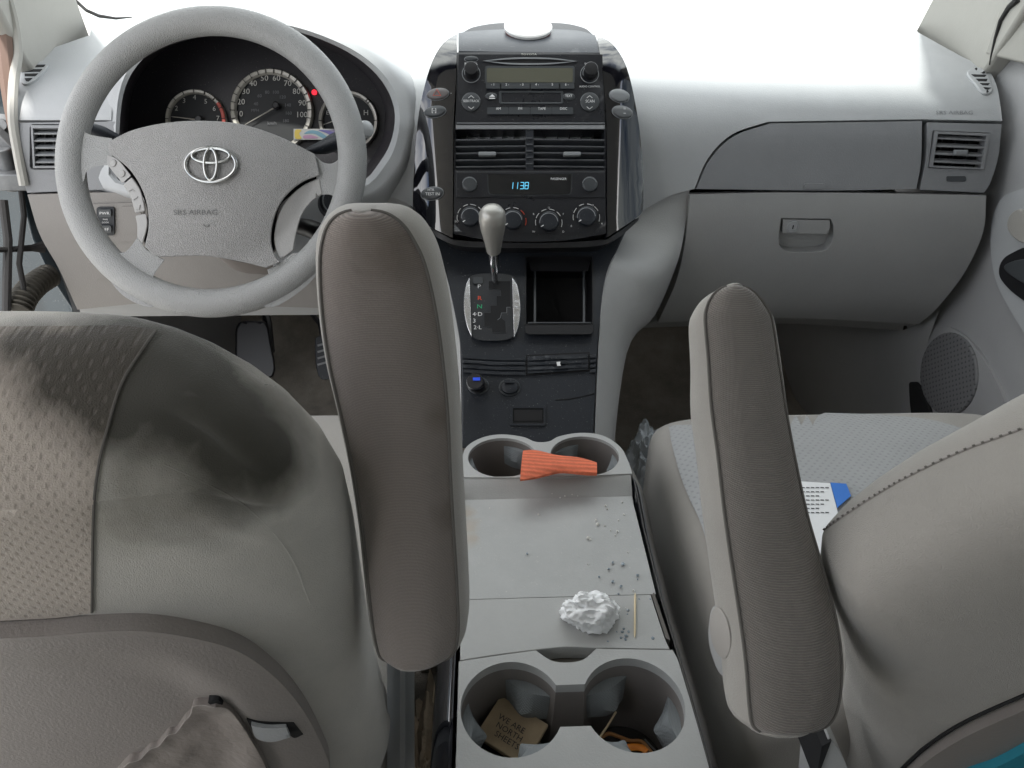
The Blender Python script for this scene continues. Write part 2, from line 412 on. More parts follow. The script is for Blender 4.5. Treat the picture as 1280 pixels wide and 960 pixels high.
# ============================================================ SETTING
b = B(); b.aabox(-60, 60, -60, 60, -.42, -.40); o = b.build('ground', M_concrete); tag(o, kind='structure')
b = B()       # carpet with a rising toe board
prof = [(-1.6, .05), (-.5, .05), (.3, .05), (1.2, .05), (1.45, .06), (1.6, .13), (1.8, .36), (1.93, .62)]
rows = []
for i in range(len(prof)-1):
    for k in range(8):
        t = k/8; y = prof[i][0]+(prof[i+1][0]-prof[i][0])*t; z = prof[i][1]+(prof[i+1][1]-prof[i][1])*t
        rows.append([Vector((-.76+1.52*j/40, y, z+.012*noise.noise(Vector((j*.3, y*6, 0))))) for j in range(41)])
n0 = len(rows); b.grid(rows); b.grid([[p-Vector((0, 0, .06)) for p in r_] for r_ in rows], flip=True)
o = b.build('floor', M_carp); tag(o, kind='structure')

# ------------------------------------------------------------ car body
T_ = Vector
body = root('car_body', (0, 0, 0), 'pale grey cabin shell with windscreen, pillars and open left door gap around the dashboard', 'car body')
b = B(); arc = [(x/20*.735, .945-.06*(x/20)**2) for x in range(-20, 21)]; rf = [(x, y) for x, y in arc]+[(.735, -1.7), (-.735, -1.7)]
n0 = len(rf); b.add([Vector((x, y, 1.40)) for x, y in rf]+[Vector((x, y, 1.44)) for x, y in rf], [tuple(range(n0))[::-1], tuple(range(n0, 2*n0))]+[(i, (i+1) % n0, (i+1) % n0+n0, i+n0) for i in range(n0)]); b.build('roof', M_trim, body, bevel=.015)
b = B(); b.aabox(-.78, .78, 1.95, 1.98, -.1, .80); b.build('firewall', M_void, body)
for sx in (-1, 1):
    b = B(); b.aabox(min(sx*.74, sx*.80), max(sx*.74, sx*.80), -1.7, -.25, .0, .86); b.build('rear_side_panel', M_trim, body, bevel=.01)
    b = B(); b.bar(Vector((sx*.75, -.25, .0)), Vector((sx*.64, -.30, 1.42)), .12, .06, Vector((sx, 0, 0))); b.build('door_pillar', M_trim, body, bevel=.012)
b = B(); b.aabox(-.76, .76, -1.75, -1.70, 0, .86); b.build('tailgate_panel', M_trim, body)

for sx in (-1, 1):
    b = B(); b.bar(T_((sx*.752, -.98, .86)), T_((sx*.655, -.98, 1.40)), 1.40, .004, T_((sx, 0, 0))); b.build('rear_side_glass', M_tint, body)  # unseen rear and tailgate glass; tint added to cut light from behind
b = B(); b.aabox(-.70, .70, -1.72, -1.716, .86, 1.42); b.build('tailgate_glass', M_tint, body)
def loft(b_, secs, cap=True):
    b_.grid(secs, cu=True); n_ = len(secs[0]); k = len(b_.v)-n_*len(secs)
    if cap: b_.f.append(tuple(k+j for j in range(n_))[::-1]); b_.f.append(tuple(k+(len(secs)-1)*n_+j for j in range(n_)))

# right and left windscreen pillars: trim from the dash corner up to the roof
def pillar(sx, base, top):
    bb = B(); secs = []
    for k in range(9):
        t = k/8; s_ = []
        for p, q in zip(base, top):
            m_ = p.lerp(q, t); m_ = m_+Vector((0, 0, .03*sin(pi*t))); s_.append(m_)
        secs.append(s_)
    secs.insert(0, [p+Vector((0, .03, -.05)) for p in secs[0]]); loft(bb, secs); return bb
T = Vector
b = pillar(1, [PY(1143, 40, 1.48), PY(1168, 52, 1.40), PY(1205, 73, 1.28), PY(1234, 84, 1.205), T((.73, 1.19, .84)), T((.745, 1.45, .84))],
           [T((.60, .95, 1.41)), T((.615, .92, 1.41)), T((.65, .88, 1.40)), T((.68, .85, 1.40)), T((.70, .85, 1.42)), T((.64, .98, 1.43))])
b.build('windscreen_pillar', M_trim, body, bevel=.006)
b = pillar(-1, [PY(112, 44, 1.50), PY(90, 52, 1.40), PY(68, 58, 1.32), PY(29, 69, 1.20), T((-.73, 1.19, .84)), T((-.745, 1.45, .84))],
           [T((-.545, .93, 1.41)), T((-.56, .90, 1.41)), T((-.60, .86, 1.40)), T((-.635, .82, 1.40)), T((-.66, .82, 1.42)), T((-.60, .96, 1.43))])
b.build('windscreen_pillar', M_trim, body, bevel=.006)
b = B()       # curved windscreen
def wsp(u, v):
    x = u*(.80-.22*v); y = 1.78-.95*v-.30*(abs(u)**2.6)*(1-.5*v); return T((x, y, .84+.60*v+.02*sin(pi*v)))
rows = [[wsp(-1+2*j/30, i/14) for j in range(31)] for i in range(15)]
b.grid(rows); b.grid([[p+T((0, .004, .004)) for p in r_] for r_ in rows], flip=True)
b.build('windscreen', M_glass, body, clean=False)
b = B()       # dark ceramic edge and gasket along the bottom of the glass
b.tube([PY(x, y, 1.50) for x, y in sp([(1084, 34.5), (1100, 36), (1122, 38), (1134, 36.5), (1145, 33)], 5, False)], [.0006+.003*sin(pi*k/20) for k in range(21)], 6); b.build('windscreen_gasket', M_seal, body)
b = B(); b.tube([PY(88, -6, 1.50), PY(97, 3, 1.50), PY(108, 13, 1.5), PY(124, 20, 1.5), PY(145, 23, 1.5), PY(165, 21.5, 1.5)], [.0028, .003, .003, .003, .002, .0008], 8)
b.build('windscreen_gasket', M_seal, body)

OR = OnMesh([o_ for o_ in body.children if o_.name.startswith('windscreen_pillar')][0])
b = B(); q_ = [(1274, -2), (1262, 9), (1251, 26), (1244, 48), (1239, 70), (1237, 81)]; b.tube([OR(x, y, .0002) for x, y in q_], [.0055, .0045, .0035, .0022, .0015, .001], 8)
b.build('window_seal', M_seal, body)
# left: painted door pillar, hinge, check strap and wiring boot in the open door gap
b = B()
px_ = [(13, 118), (22, 150), (34, 235), (50, 300), (75, 350), (98, 386), (105, 460)]
secs = []
for (x, y) in px_:
    p = PX(x, y, -.74); secs.append([p+T((.005, .03, 0)), p+T((-.012, .0, 0)), p+T((-.035, .04, 0)), p+T((-.06, .20, 0)), p+T((.0, .25, 0))])
loft(b, secs); b.build('hinge_pillar', M_body, body, bevel=.004)
b = B(); b.tube([PX(x, y, -.725) for x, y in sp([(-6, -10), (4, 40), (9, 90), (17, 142), (28, 190)], 5, False)], .011, 8); b.build('inner_seal', M_pink, body)
b = B(); b.tube([PX(x, y, -.712) for x, y in sp([(8, -10), (18, 30), (22, 66), (17, 105), (16, 150), (22, 190), (30, 232)], 5, False)], .0065, 8)
b.build('door_seal', M_trim, body)
door = root('open_car_door', (-.9, 1.1, 0), 'open driver door edge of blue grey metal with hinge and check strap at the left', 'car door')
b = B()
b.box(T((-1.20, 1.26, .46)), T((.44, .01, 0)), T((.0, .03, 0)), T((0, 0, .37))); b.build('door_shell', M_body, door, bevel=.012)
b = B(); b.box(T((-.90, 1.12, .76)), T((.07, .0, 0)), T((0, .012, 0)), T((0, 0, .022))); b.build('hinge_plate', M_metal, door, bevel=.002); b = B()
q = PX(3, 158, -.76); b.lathe(q, T((.3, -.8, .4)), [(.0, .012), (.008, .012), (.010, .006), (.017, .005), (.018, 0)], 14)
b.build('hinge_bolt', M_metal, door); b = B(); q = PX(12, 190, -.75); b.box(q, T((.02, 0, -.03)), T((0, .01, 0)), T((.012, 0, .008))); q = PX(10, 212, -.75); b.lathe(q, T((0, 0, 1)), [(.012, -.03), (.012, .03)], 12)
b.box(PX(8, 225, -.75), T((.04, 0, 0)), T((0, .014, 0)), T((0, 0, .012)))
b.build('hinge', M_metal, door, bevel=.002)
b = B(); b.tube([PX(-40, 313, -.76), PX(10, 312, -.75), PX(40, 310, -.735), PX(54, 309, -.725)], [.004, .004, .005, .009], 8); b.build('check_strap', M_seal, door)
b = B(); n_ = 36
pp = [PX(x, y, -.745) for x, y in sp([(22, 392), (30, 372), (44, 356), (62, 344)], 12, False)]
b.tube(pp, [.016+.003*(1 if i % 3 else -1) for i in range(len(pp))], 16); b.build('wiring_boot', M_boot, door)
b = B(); b.tube([PX(24, 215, -.73), PX(30, 270, -.735), PX(24, 330, -.74), PX(36, 392, -.74)], .004, 8); b.tube([PX(4, 250, -.75), PX(10, 300, -.75), PX(8, 392, -.75)], .006, 8)
b.build('door_wiring', M_seal, door)

# ============================================================ DASHBOARD
DPROF = [(1.25, .34), (1.205, .385), (1.165, .42), (1.135, .47), (1.118, .55), (1.115, .62), (1.12, .665), (1.128, .70), (1.14, .75), (1.158, .778), (1.19, .80), (1.25, .817), (1.35, .832), (1.5, .845), (1.7, .853), (1.95, .856)]
D = Surf(DPROF, lambda x: -.045*math.exp(-(x/.24)**2)-.03*abs(x/.7)**3)
dash = root('dashboard', (0, 1.15, .4), 'pale grey car dashboard with two glove boxes running the full width under the windscreen', 'dashboard')
HOOD_IN = sp([(150, 225), (150, 175), (155, 120), (172, 84), (205, 55), (255, 38), (300, 32), (350, 36), (400, 50), (445, 73), (475, 101), (491, 135), (489, 170), (474, 200), (445, 228), (300, 240)], 4)
HOOD_MID = sp([(138, 232), (138, 172), (143, 112), (160, 72), (195, 42), (250, 25), (300, 20), (355, 24), (408, 40), (458, 64), (494, 98), (507, 135), (504, 178), (490, 212), (455, 242), (300, 255)], 4)
HOOD_OUT = sp([(122, 238), (124, 170), (130, 104), (150, 56), (188, 26), (248, 13), (300, 12), (360, 14), (415, 27), (474, 50), (515, 92), (526, 135), (522, 180), (508, 222), (470, 262), (300, 270)], 4)
# upper pad
pad = sp([(20, 150, 1), (18, 100), (28, 70, 1), (68, 59), (112, 44, 1), (118, 10, 1), (200, -14, 1), (1080, -14, 1), (1140, 20, 1), (1147, 40, 1), (1205, 72), (1232, 84), (1246, 108), (1253, 151, 1),
         (1150, 149, 1), (960, 152, 1), (915, 168), (885, 198), (868, 236, 1), (835, 246), (795, 268, 1), (770, 300, 1), (560, 300, 1), (530, 270), (500, 250), (455, 240, 1), (147, 238, 1), (146, 150, 1)])
b = B(); panel(b, D, pad, .0, -.03, holes=[[p for p in HOOD_MID]], step=12)
o = b.build('upper_pad', M_pad, dash, bevel=.004, seg=3)
# side vent surrounds (driver side and passenger side), glove boxes
vl = rr(37, 155, 80, 212, 5); vr = sp([(1166, 163, 1), (1238, 166, 1), (1230, 213, 1), (1160, 210, 1)])
b = B(); panel(b, D, sp([(20, 153.5, 1), (144, 152, 1), (147, 236, 1), (34, 241, 1), (26, 215), (21, 185)]), .0, -.02, holes=[vl], step=9); b.build('vent_surround', M_mid, dash, bevel=.003)
b = B(); panel(b, D, sp([(1159, 153, 1), (1252, 155, 1), (1248, 195), (1238, 228), (1230, 241, 1), (1150, 237, 1), (1158, 195)]), .0, -.02, holes=[vr], step=9); b.build('vent_surround', M_mid, dash, bevel=.003)
b = B(); panel(b, D, sp([(870, 236, 1), (888, 199), (918, 170), (962, 154.5, 1), (1152, 151.5, 1), (1151, 200), (1145, 236, 1), (1030, 238)]), .001, -.018, step=10); g = b.build('upper_glove_box', M_mid, dash, bevel=.003)
b = B(); panel(b, D, rr(1004, 229, 1030, 235.5, 2.5), .004, .0, step=4); b.build('pull_tab', M_mid, g, bevel=.001)
gl = sp([(862, 243, 1), (1000, 240.5), (1232, 244, 1), (1228, 290), (1205, 340), (1170, 385), (1148, 404, 1), (980, 396), (822, 402, 1), (845, 350), (856, 300)])
hole = sp([(976, 272, 1), (1038, 273, 1), (1042, 285), (1040, 300), (1032, 312), (1010, 315), (985, 314), (974, 306), (973, 290)], 4)
b = B(); panel(b, D, gl, .002, -.018, holes=[hole], step=11); g = b.build('glove_box', M_low, dash, bevel=.0035, label='lower pale grey glove box lid with lock')
b = B(); panel(b, D, [(965, 266), (1050, 266), (1050, 322), (965, 322)], -.018, -.024, step=8)
for t in range(8):
    pass
b.build('handle_recess', M_low, g)
b = B(); panel(b, D, sp([(979, 274, 1), (1037, 275, 1), (1037, 285), (1033, 292, 1), (978, 291, 1)], 4), .001, -.010, step=6); b.build('handle', M_low, g, bevel=.0012)
b = B(); q = D(990.5, 283, .001); nn = D.nrm(990.5, 283); b.lathe(q, nn, [(.0095, 0), (.0095, .0012), (.0082, .0018), (.0078, .0006), (.006, .0006), (.006, .0016), (0, .0016)], 24)
lk = b.build('lock', M_pad, g)
b = B(); b.box(q+nn*.0018, T((.0008, 0, 0)), nn*.0004, T((0, 0, .003))); b.build('keyhole', M_void, g)
b = B(); panel(b, D, sp([(1148, 405.5, 1), (1140, 414), (1120, 416, 1), (980, 408), (800, 413, 1), (822, 403.5, 1), (980, 398)]), -.004, -.03, step=11); b.build('lower_trim', M_low, dash, bevel=.003)
# air vents
def vent(mp, quad, n, m_frame, m_slat, thumb=None, nrm=None, verts_=3):
    """quad: left-top, right-top, right-bottom, left-bottom in pixels"""
    lt, rt, rb, lb = quad
    def q(u, v): return (lt[0]*(1-u)*(1-v)+rt[0]*u*(1-v)+rb[0]*u*v+lb[0]*(1-u)*v, lt[1]*(1-u)*(1-v)+rt[1]*u*(1-v)+rb[1]*u*v+lb[1]*(1-u)*v)
    par = dash
    fr = B(); outp = [q(0, 0), q(1, 0), q(1, 1), q(0, 1)]; inn = [q(.06, .07), q(.94, .07), q(.94, .95), q(.06, .95)]
    panel(fr, mp, outp, .002, -.012, holes=[inn], step=6, grid=False); f_ = fr.build('air_vent', m_frame, par, bevel=.001)
    bk = B(); panel(bk, mp, [q(-.05, -.05), q(1.05, -.05), q(1.05, 1.05), q(-.05, 1.05)], -.035, -.04, step=12)
    bk.build('duct', M_void, f_)
    for j in range(verts_):
        u = (j+1)/(verts_+1); vb = B(); vb.bar(mp(*q(u, .05), -.02), mp(*q(u, .95), -.02), .0012, .012, mp.nrm(*q(u, .5))); vb.build('vane', M_black, f_)
    for i in range(n):
        v = .16+(i)*(.84-.06)/(n-.4); s_ = B(); a = mp(*q(.05, v), -.004); c = mp(*q(.95, v), -.004); nn = mp.nrm(*q(.5, v))
        dn = T((0, 0, -1)); ax = (nn*.8+dn*.35).normalized()
        s_.bar(a, c, .010, .0022, (ax.cross(c-a)).normalized()); s_.build('slat', m_slat, f_, bevel=.0006)
    if thumb:
        tb = B(); u, v = thumb; x, y = q(u, v); nn = mp.nrm(x, y); tb.box(mp(x, y, .002), T((.0095, 0, 0)), nn*.005, nn.cross(T((1, 0, 0)))*.0035); tb.build('thumb_tab', M_butl, f_, bevel=.0015)
    return f_
vent(D, [(39, 157), (82, 157), (82, 210), (42, 210)], 5, M_mid, M_butl)
vent(D, [(1168, 164), (1237, 167), (1229, 212), (1161, 209)], 4, M_mid, M_mid, thumb=(.52, .55))
b = B(); panel(b, D, rr(1183, 220, 1207, 227, 2), .001, -.004, step=5); b.build('vent_wheel', M_but, dash, bevel=.0008)
for k in range(5):
    pass
b = B(); panel(b, D, rr(60, 219, 72, 226, 1.5), .001, -.002, step=5); b.build('vent_symbol', M_mid, dash)
# small window defrost vents
def defrost(poly, slits):
    bb = B(); panel(bb, D, poly, .003, -.004, step=6); v_ = bb.build('defrost_vent', M_pad, dash, bevel=.002)
    for s_ in slits:
        sb = B(); panel(sb, D, s_, .0034, .001, step=6, grid=False); sb.build('slit', M_void, v_)
defrost(sp([(27, 82), (40, 79), (58, 80), (61, 84), (52, 96), (40, 105), (30, 107), (26, 100)], 4),
        [[(34, 84), (58, 83.5), (55.5, 86.5), (34, 87)], [(33, 89.5), (54, 89), (51, 92.3), (32.5, 92.6)], [(32, 94.8), (49, 94.5), (45, 98), (32, 98)], [(32, 100.5), (42, 100), (37, 104.5), (33.5, 104)]])
defrost(sp([(1208, 93), (1216, 87), (1228, 88), (1236, 100), (1240, 114), (1234, 119), (1226, 117), (1218, 107)], 4),
        [[(1213, 95.5), (1232, 96), (1230, 98.6), (1217, 98.4)], [(1219, 101), (1233.5, 101), (1232, 104), (1222, 104)], [(1223.5, 106.2), (1236, 106.5), (1234, 109), (1227, 108.8)], [(1228, 111.3), (1238, 112), (1234, 114), (1230, 113.6)]])
b = B(); b.text('SRS AIRBAG', D, 1193, 141, 4.6, .0004, squash=1.35); b.build('lettering', M_mid, dash)
# driver knee panel
kp = sp([(35, 243, 1), (147, 240.5), (300, 243), (460, 245, 1), (455, 300), (430, 380), (400, 384, 1), (280, 380), (185, 377, 1), (97, 386, 1), (74, 335), (50, 292)])
b = B(); panel(b, D, kp, .002, -.02, step=11); k_ = b.build('knee_panel', mat('knee_plastic', (.25, .235, .222), .5, bump=GR, var=.05, dust=.2), dash, bevel=.0035)
b = B(); panel(b, D, sp([(80, 256, 1), (180, 252, 1), (182, 300, 1), (100, 300), (86, 295), (80, 280)], 4), .005, .0, step=8); b.build('switch_bezel', MATS['knee_plastic'], k_, bevel=.002)
b = B(); panel(b, D, rr(123, 257.5, 145, 292, 3), .008, .0, step=5); s_ = b.build('switch_pack', M_dark, dash, bevel=.001)
for yy in (264.5, 283.5):
    b = B(); panel(b, D, rr(126, yy-4.5, 142, yy+4.5, 2), .0115, .006, step=5); b.build('switch', M_but, s_, bevel=.001)
b = B(); b.text('PWR', D, 134, 264.5, 3.4, .012, squash=1.2); b.text('OFF', D, 134, 283.5, 3.6, .012, squash=1.2); b.text('PWR', D, 134, 272.6, 2, .0085); b.text('DOOR', D, 134, 276, 2, .0085); b.build('marking', M_white, s_)
b = B(); panel(b, D, rr(152, 257, 178, 290, 3), .0065, .003, step=6); b.build('blank_cover', MATS['knee_plastic'], k_, bevel=.0015)
b = B(); panel(b, D, sp([(112, 326, 1), (128, 327, 1), (137, 347, 1), (118, 347, 1)], 3), .005, .0, step=5); b.build('release_lever', MATS['knee_plastic'], k_, bevel=.0015)
b = B(); panel(b, D, sp([(97, 388, 1), (185, 379, 1), (240, 382), (400, 386, 1), (400, 400, 1), (100, 402, 1)]), -.01, -.03, step=11); b.build('knee_trim', M_low, dash, bevel=.003)
b = B(); b.aabox(-.69, .69, 1.34, 1.37, .38, .78); b.build('dash_frame', M_void, dash)

# instrument hood
zin, zmid = 1.085, 1.065
b = B(); N_ = len(HOOD_IN)
def hz(p, z): return P(p[0], p[1], z)
r_out = [D(*p, -.012) for p in HOOD_OUT]; 
def hdepth(p, dz): return (D(*p)-CAM).dot(Ff)+dz
rows = []
mid = []
for p in HOOD_MID:
    t = max(0, min(1, (230-p[1])/150)); zc = 1.10-.035*t if p[1] > 150 else 1.085
    mid.append(zc)
rows = [[] for _ in range(9)]
for a, c, z in zip(HOOD_OUT, HOOD_MID, mid):
    zo = hdepth(a, .012)
    for k in range(9):
        t = k/9; e = t; zz = zo+(z-zo)*(1-(1-t)**2.2); rows[k].append(P(a[0]+(c[0]-a[0])*e, a[1]+(c[1]-a[1])*e, zz))
rows.append([P(*c, z) for c, z in zip(HOOD_MID, mid)])
rows.append([P((a[0]+c[0])/2, (a[1]+c[1])/2, z-.002) for a, c, z in zip(HOOD_IN, HOOD_MID, mid)])
rows.append([P(a[0]*.9+c[0]*.1, a[1]*.9+c[1]*.1, z+.004) for a, c, z in zip(HOOD_IN, HOOD_MID, mid)])
b.grid(rows, cu=True); hood = b.build('instrument_hood', M_pad, dash)
b = B(); rows2 = [rows[-1]]
for k in range(1, 5):
    t = k/4; rows2.append([P(a[0]+(315-a[0])*.06*t, a[1]+(150-a[1])*.06*t, z+.004+.13*t) for a, z in zip(HOOD_IN, mid)])
b.grid(rows2, cu=True); b.build('hood_lining', mat('cluster_lining', (.03, .027, .032), .38, bump=GR, dust=.3), dash)

# ------------------------------------------------------------ instruments
clu = root('instrument_cluster', P(342, 150, 1.2), 'three dark round gauges with pale rings behind the steering wheel', 'gauges')
G = Frame(P(342, 140, 1.215), T((1, 0, 0)), T((0, sin(R(28)), cos(R(28)))))
b = B(); panel(b, G, sp([(146, 262), (146, 180), (150, 120), (168, 78), (205, 46), (300, 26), (400, 40), (478, 88), (500, 140), (490, 190), (460, 262)], 4), 0, -.01, step=20, grid=False)
b.build('face_plate', mat('cluster_face', (.018, .016, .020), .45, dust=.4), clu)
M_ring = mat('gauge_ring', (.42, .40, .36), .4, metal=.3); M_dial = mat('gauge_dial', (.012, .013, .015), .6)
def gauge(cx, cy, r, tex, needle, ticks, redarc=None, small=()):
    c = G(cx, cy, .003); k = (G(cx+10, cy, .003)-G(cx-10, cy, .003)).length/20
    bb = B(); bb.lathe(c-G.n*.003, G.n, [(0, 0), (r*k*.98, 0), (r*k*.98, .002), (0, .002)], 48, u=G.u); gg = bb.build('gauge', M_dial, clu)
    bb = B(); bb.lathe(c, G.n, [(r*k*.86, 0), (r*k*.86, .003), (r*k*.90, .006), (r*k*.97, .007), (r*k, .004), (r*k, -.002)], 64, u=G.u, ring=True); bb.build('ring', M_ring, gg)
    bb = B()
    for a in ticks:
        d = T(G.u*cos(R(a))+G.v*sin(R(a))); bb.bar(c+d*r*k*.87+G.n*.007, c+d*r*k*.985+G.n*.0085, .0009, .0012, G.n)
        if len(ticks) < 8: bb.build('tick_mark', M_void, gg); bb = B()
    if bb.v: bb.build('tick_mark', M_void, gg)
    if redarc:
        bb = B(); bb.tube([c+(G.u*cos(R(a))+G.v*sin(R(a)))*r*k*.93+G.n*.0065 for a in range(redarc[0], redarc[1]+1, 3)], .0028, 8, flat=.5, nrm=G.n); bb.build('red_band', mat('gauge_red', (.45, .08, .06), .5), gg)
    bb = B()
    for s_, x, y, h_ in tex: bb.text(s_, G, x, y, h_, .0036+.001)
    bb.build('numerals', mat('gauge_print_%d' % cx, (.5, .49, .46), .5), gg)
    if small:
        bb = B()
        for s_, x, y, h_ in small: bb.text(s_, G, x, y, h_, .0046)
        bb.build('small_numerals', M_but if False else mat('dim_print_%d' % cx, (.14, .14, .15), .5), gg)
    bb = B(); p0, p1 = G(*needle[0], .009), G(*needle[1], .009); bb.tube([p0, p1], [.0006, .0012], 6); bb.build('needle', M_ring, gg)
    bb = B(); bb.lathe(G(*needle[1], .004), G.n, [(.006, 0), (.006, .007), (.004, .009), (0, .009)], 20); bb.build('hub', M_black, gg)
gauge(340.5, 139, 51.5, [('10', 300, 143.5, 7), ('20', 302.5, 128.5, 7), ('30', 308.5, 115.5, 7), ('40', 317.5, 105.5, 7), ('50', 331.5, 99, 7), ('60', 346.5, 99, 7), ('70', 360.5, 105.5, 7), ('80', 371.5, 115.5, 7), ('90', 378.5, 130, 7), ('100', 378, 144.5, 7)],
      ((306, 156), (346, 133)), [a for a in range(-36, 217, 12)],
      small=[('40', 321, 131, 4), ('60', 325.5, 121, 4), ('80', 335, 116.5, 4), ('100', 345.5, 116.5, 4), ('120', 354, 122.5, 4), ('140', 360.5, 132.5, 4), ('160', 361.5, 142.5, 4), ('180', 358, 152, 4), ('km/h', 341, 155, 4), ('MPH', 320, 139, 3.4)])
gauge(246, 151, 38, [('2', 222, 136.5, 6), ('3', 231.5, 127, 6), ('4', 244.5, 123, 6), ('5', 258.5, 128, 6), ('6', 269, 137, 6), ('7', 273.5, 149, 6)],
      ((213, 145.5), (250, 150)), [a for a in range(-20, 201, 22)], redarc=(-12, 36))
gauge(436, 152, 37, [('H', 458, 142, 6.5), ('E', 410, 142, 5), ('F', 430, 126, 5), ('C', 444, 160, 5)], ((404, 156), (428, 147)), [40, 46, 120, 180, 0])
b = B(); q = G(393, 115.5, .002); b.lathe(q, G.n, [(.0042, 0), (.0042, .001), (0, .001)], 16); b.tube([q+T((-.003, 0, -.003)), q+T((0, 0, .004)), q+T((.003, 0, -.003))], .0007, 6); b.build('warning_lamp', M_lamp, clu)
st = root('gauge_sticker', G(394, 168, .01), 'small colourful sticker with yellow end and blue pink swirls below the speedometer', 'sticker')
b = B(); panel(b, G, [(367, 161), (426, 161), (426, 174.5), (367, 174.5)], .0125, .0115, step=8, grid=False); b.build('sheet', mat('sticker_white', (.22, .22, .22), .5), st)
for nm, colr, pl in (('yellow_patch', (.3, .22, .03), [(369, 162.5), (377, 162.5), (374, 167), (377, 173), (369, 173)]), ('blue_swirl', (.07, .15, .2), [(380, 167), (387, 163), (398, 164), (408, 170), (410, 173), (404, 173), (394, 167.5), (386, 167)]),
                     ('pink_swirl', (.2, .11, .18), [(379, 170), (388, 168.5), (398, 172), (396, 173), (380, 173)]), ('dark_swirl', (.06, .05, .16), [(398, 162.5), (412, 163), (425, 168), (424, 173), (415, 170), (407, 166)]), ('violet_swirl', (.14, .12, .2), [(410, 162.5), (424, 162.5), (424, 167), (416, 165)])):
    b = B(); panel(b, G, sp(pl, 3), .0129, .0126, step=5, grid=False); b.build(nm, mat('sticker_'+nm, colr, .4), st)

# ============================================================ CENTRE STACK
SPROF = [(.93, .56), (.985, .640), (1.020, .691), (1.056, .7435), (1.092, .796), (1.122, .840), (1.150, .862), (1.20, .872), (1.27, .875), (1.36, .872), (1.5, .86)]
S = Surf(SPROF, lambda x: 19*max(0, abs(x)-.088)**2.5)
stk = root('centre_stack', (0, 1.05, .62), 'black centre panel with radio, air vents, clock and heater dials', 'centre panel')
K = Frame(T((0, .985, .640)), T((1, 0, 0)), T((0, .5656, .8247)))
fas = sp([(573, 41, 1), (600, 38), (660, 36), (720, 38), (744, 44, 1), (751, 66, 1), (573, 64, 1)])
b = B(); panel(b, S, fas, .0, -.02, step=8); b.build('top_panel', mat('stack_top_plastic', (.05, .055, .065), .42, bump=GR, dust=.5), stk, bevel=.002)
b = B(); panel(b, S, sp([(577, 39.5, 1), (592, 32), (625, 27), (700, 27), (730, 33), (742, 42, 1), (700, 38), (620, 38)]), -.002, -.02, step=6)
b.build('tweeter_grille', mat('speaker_mesh', (.05, .05, .055), .6, dots=(1900, .001, (0, 1), .9)), stk)
slot = [(569, 162), (756, 162), (756, 212), (569, 212)]
binf = sp([(571, 65.5, 1), (660, 64.5), (752, 67, 1), (756, 120), (757, 160, 1), (757, 292, 1), (700, 301), (620, 301), (567, 292, 1), (568.5, 160, 1), (571, 110)], 4)
b = B(); panel(b, S, binf, .0, -.03, holes=[slot, rr(625, 114.5, 703, 129, 2)], step=9)
fc = b.build('fascia', M_fas, stk, bevel=.001, label='flat black plastic plate with radio, vents and dials')
# glossy curved side panels
b = B(); panel(b, S, sp([(571.5, 43, 1), (552, 58), (537, 88), (524, 145), (518.5, 210), (517, 262), (521, 274), (566, 298, 1), (567, 160), (570, 100)], 6), .0015, -.05, step=8); b.build('gloss_side_panel', M_gloss, stk, bevel=.004, seg=4)
b = B(); panel(b, S, sp([(746, 45, 1), (766, 57), (783, 86), (796, 145), (802, 205), (803, 258), (798, 270), (758.5, 297, 1), (758, 160), (754, 100)], 6), .0015, -.05, step=8); b.build('gloss_side_panel', M_gloss, stk, bevel=.004, seg=4)
b = B(); panel(b, S, sp([(519, 275, 1), (566, 299.5, 1), (620, 302.5), (700, 302.5), (759, 299, 1), (801, 272, 1), (799, 276), (760, 304), (700, 309), (620, 309), (566, 305), (521, 281)], 5), -.003, -.05, step=8); b.build('lower_lip', M_black, stk, bevel=.002)
def disc(parent, name, m, x, y, r, h, mp=K, ex=1, dome=.15, base=0, ry=None, bev=.25, label=None):
    k = (mp(x+4, y)-mp(x-4, y)).length/8; bb = B(); c = mp(x, y, base); n_ = mp.nrm(x, y); rx = r*k; e = (ry/r) if ry else 1
    u = T((1, 0, 0)); u = (u-n_*u.dot(n_)).normalized(); v = n_.cross(u); rows = []
    for f, hh in ((1, -.002), (1, h*(1-bev)), (.96, h*(1-bev*.4)), (.88, h), (.55, h*(1+dome*.6)), (.2, h*(1+dome)), (0.0, h*(1+dome))):
        rows.append([c+n_*hh+u*rx*f*cos(2*pi*i/28)+v*rx*e*f*sin(2*pi*i/28) for i in range(28)])
    bb.grid(rows, cu=True); return bb.build(name, m, parent, label=label)
def rim(parent, name, m, x, y, r, t, mp=K, ry=None, h=.001, a0=0, a1=360, n=32):
    k = (mp(x+4, y)-mp(x-4, y)).length/8; e = (ry/r) if ry else 1; n_ = mp.nrm(x, y); c = mp(x, y, h); u = T((1, 0, 0)); u = (u-n_*u.dot(n_)).normalized(); v = n_.cross(u)
    bb = B(); bb.tube([c+u*r*k*cos(R(a0+(a1-a0)*i/n))+v*r*k*e*sin(R(a0+(a1-a0)*i/n)) for i in range(n if a1-a0 == 360 else n+1)], t, 6, closed=a1-a0 == 360)
    return bb.build(name, m, parent)
def key(parent, name, m, poly, h, mp=K, h0=-.002, bev=.0008, label=None, step=6):
    bb = B(); panel(bb, mp, poly, h, h0, step=step, grid=False); return bb.build(name, m, parent, bevel=bev, label=label)
def mark(parent, items, m=None, mp=K, name='marking'):
    bb = B()
    for it in items: bb.text(it[0], mp, it[1], it[2], it[3], it[4], squash=it[5] if len(it) > 5 else 1)
    return bb.build(name, m or M_white, parent, smooth=False)
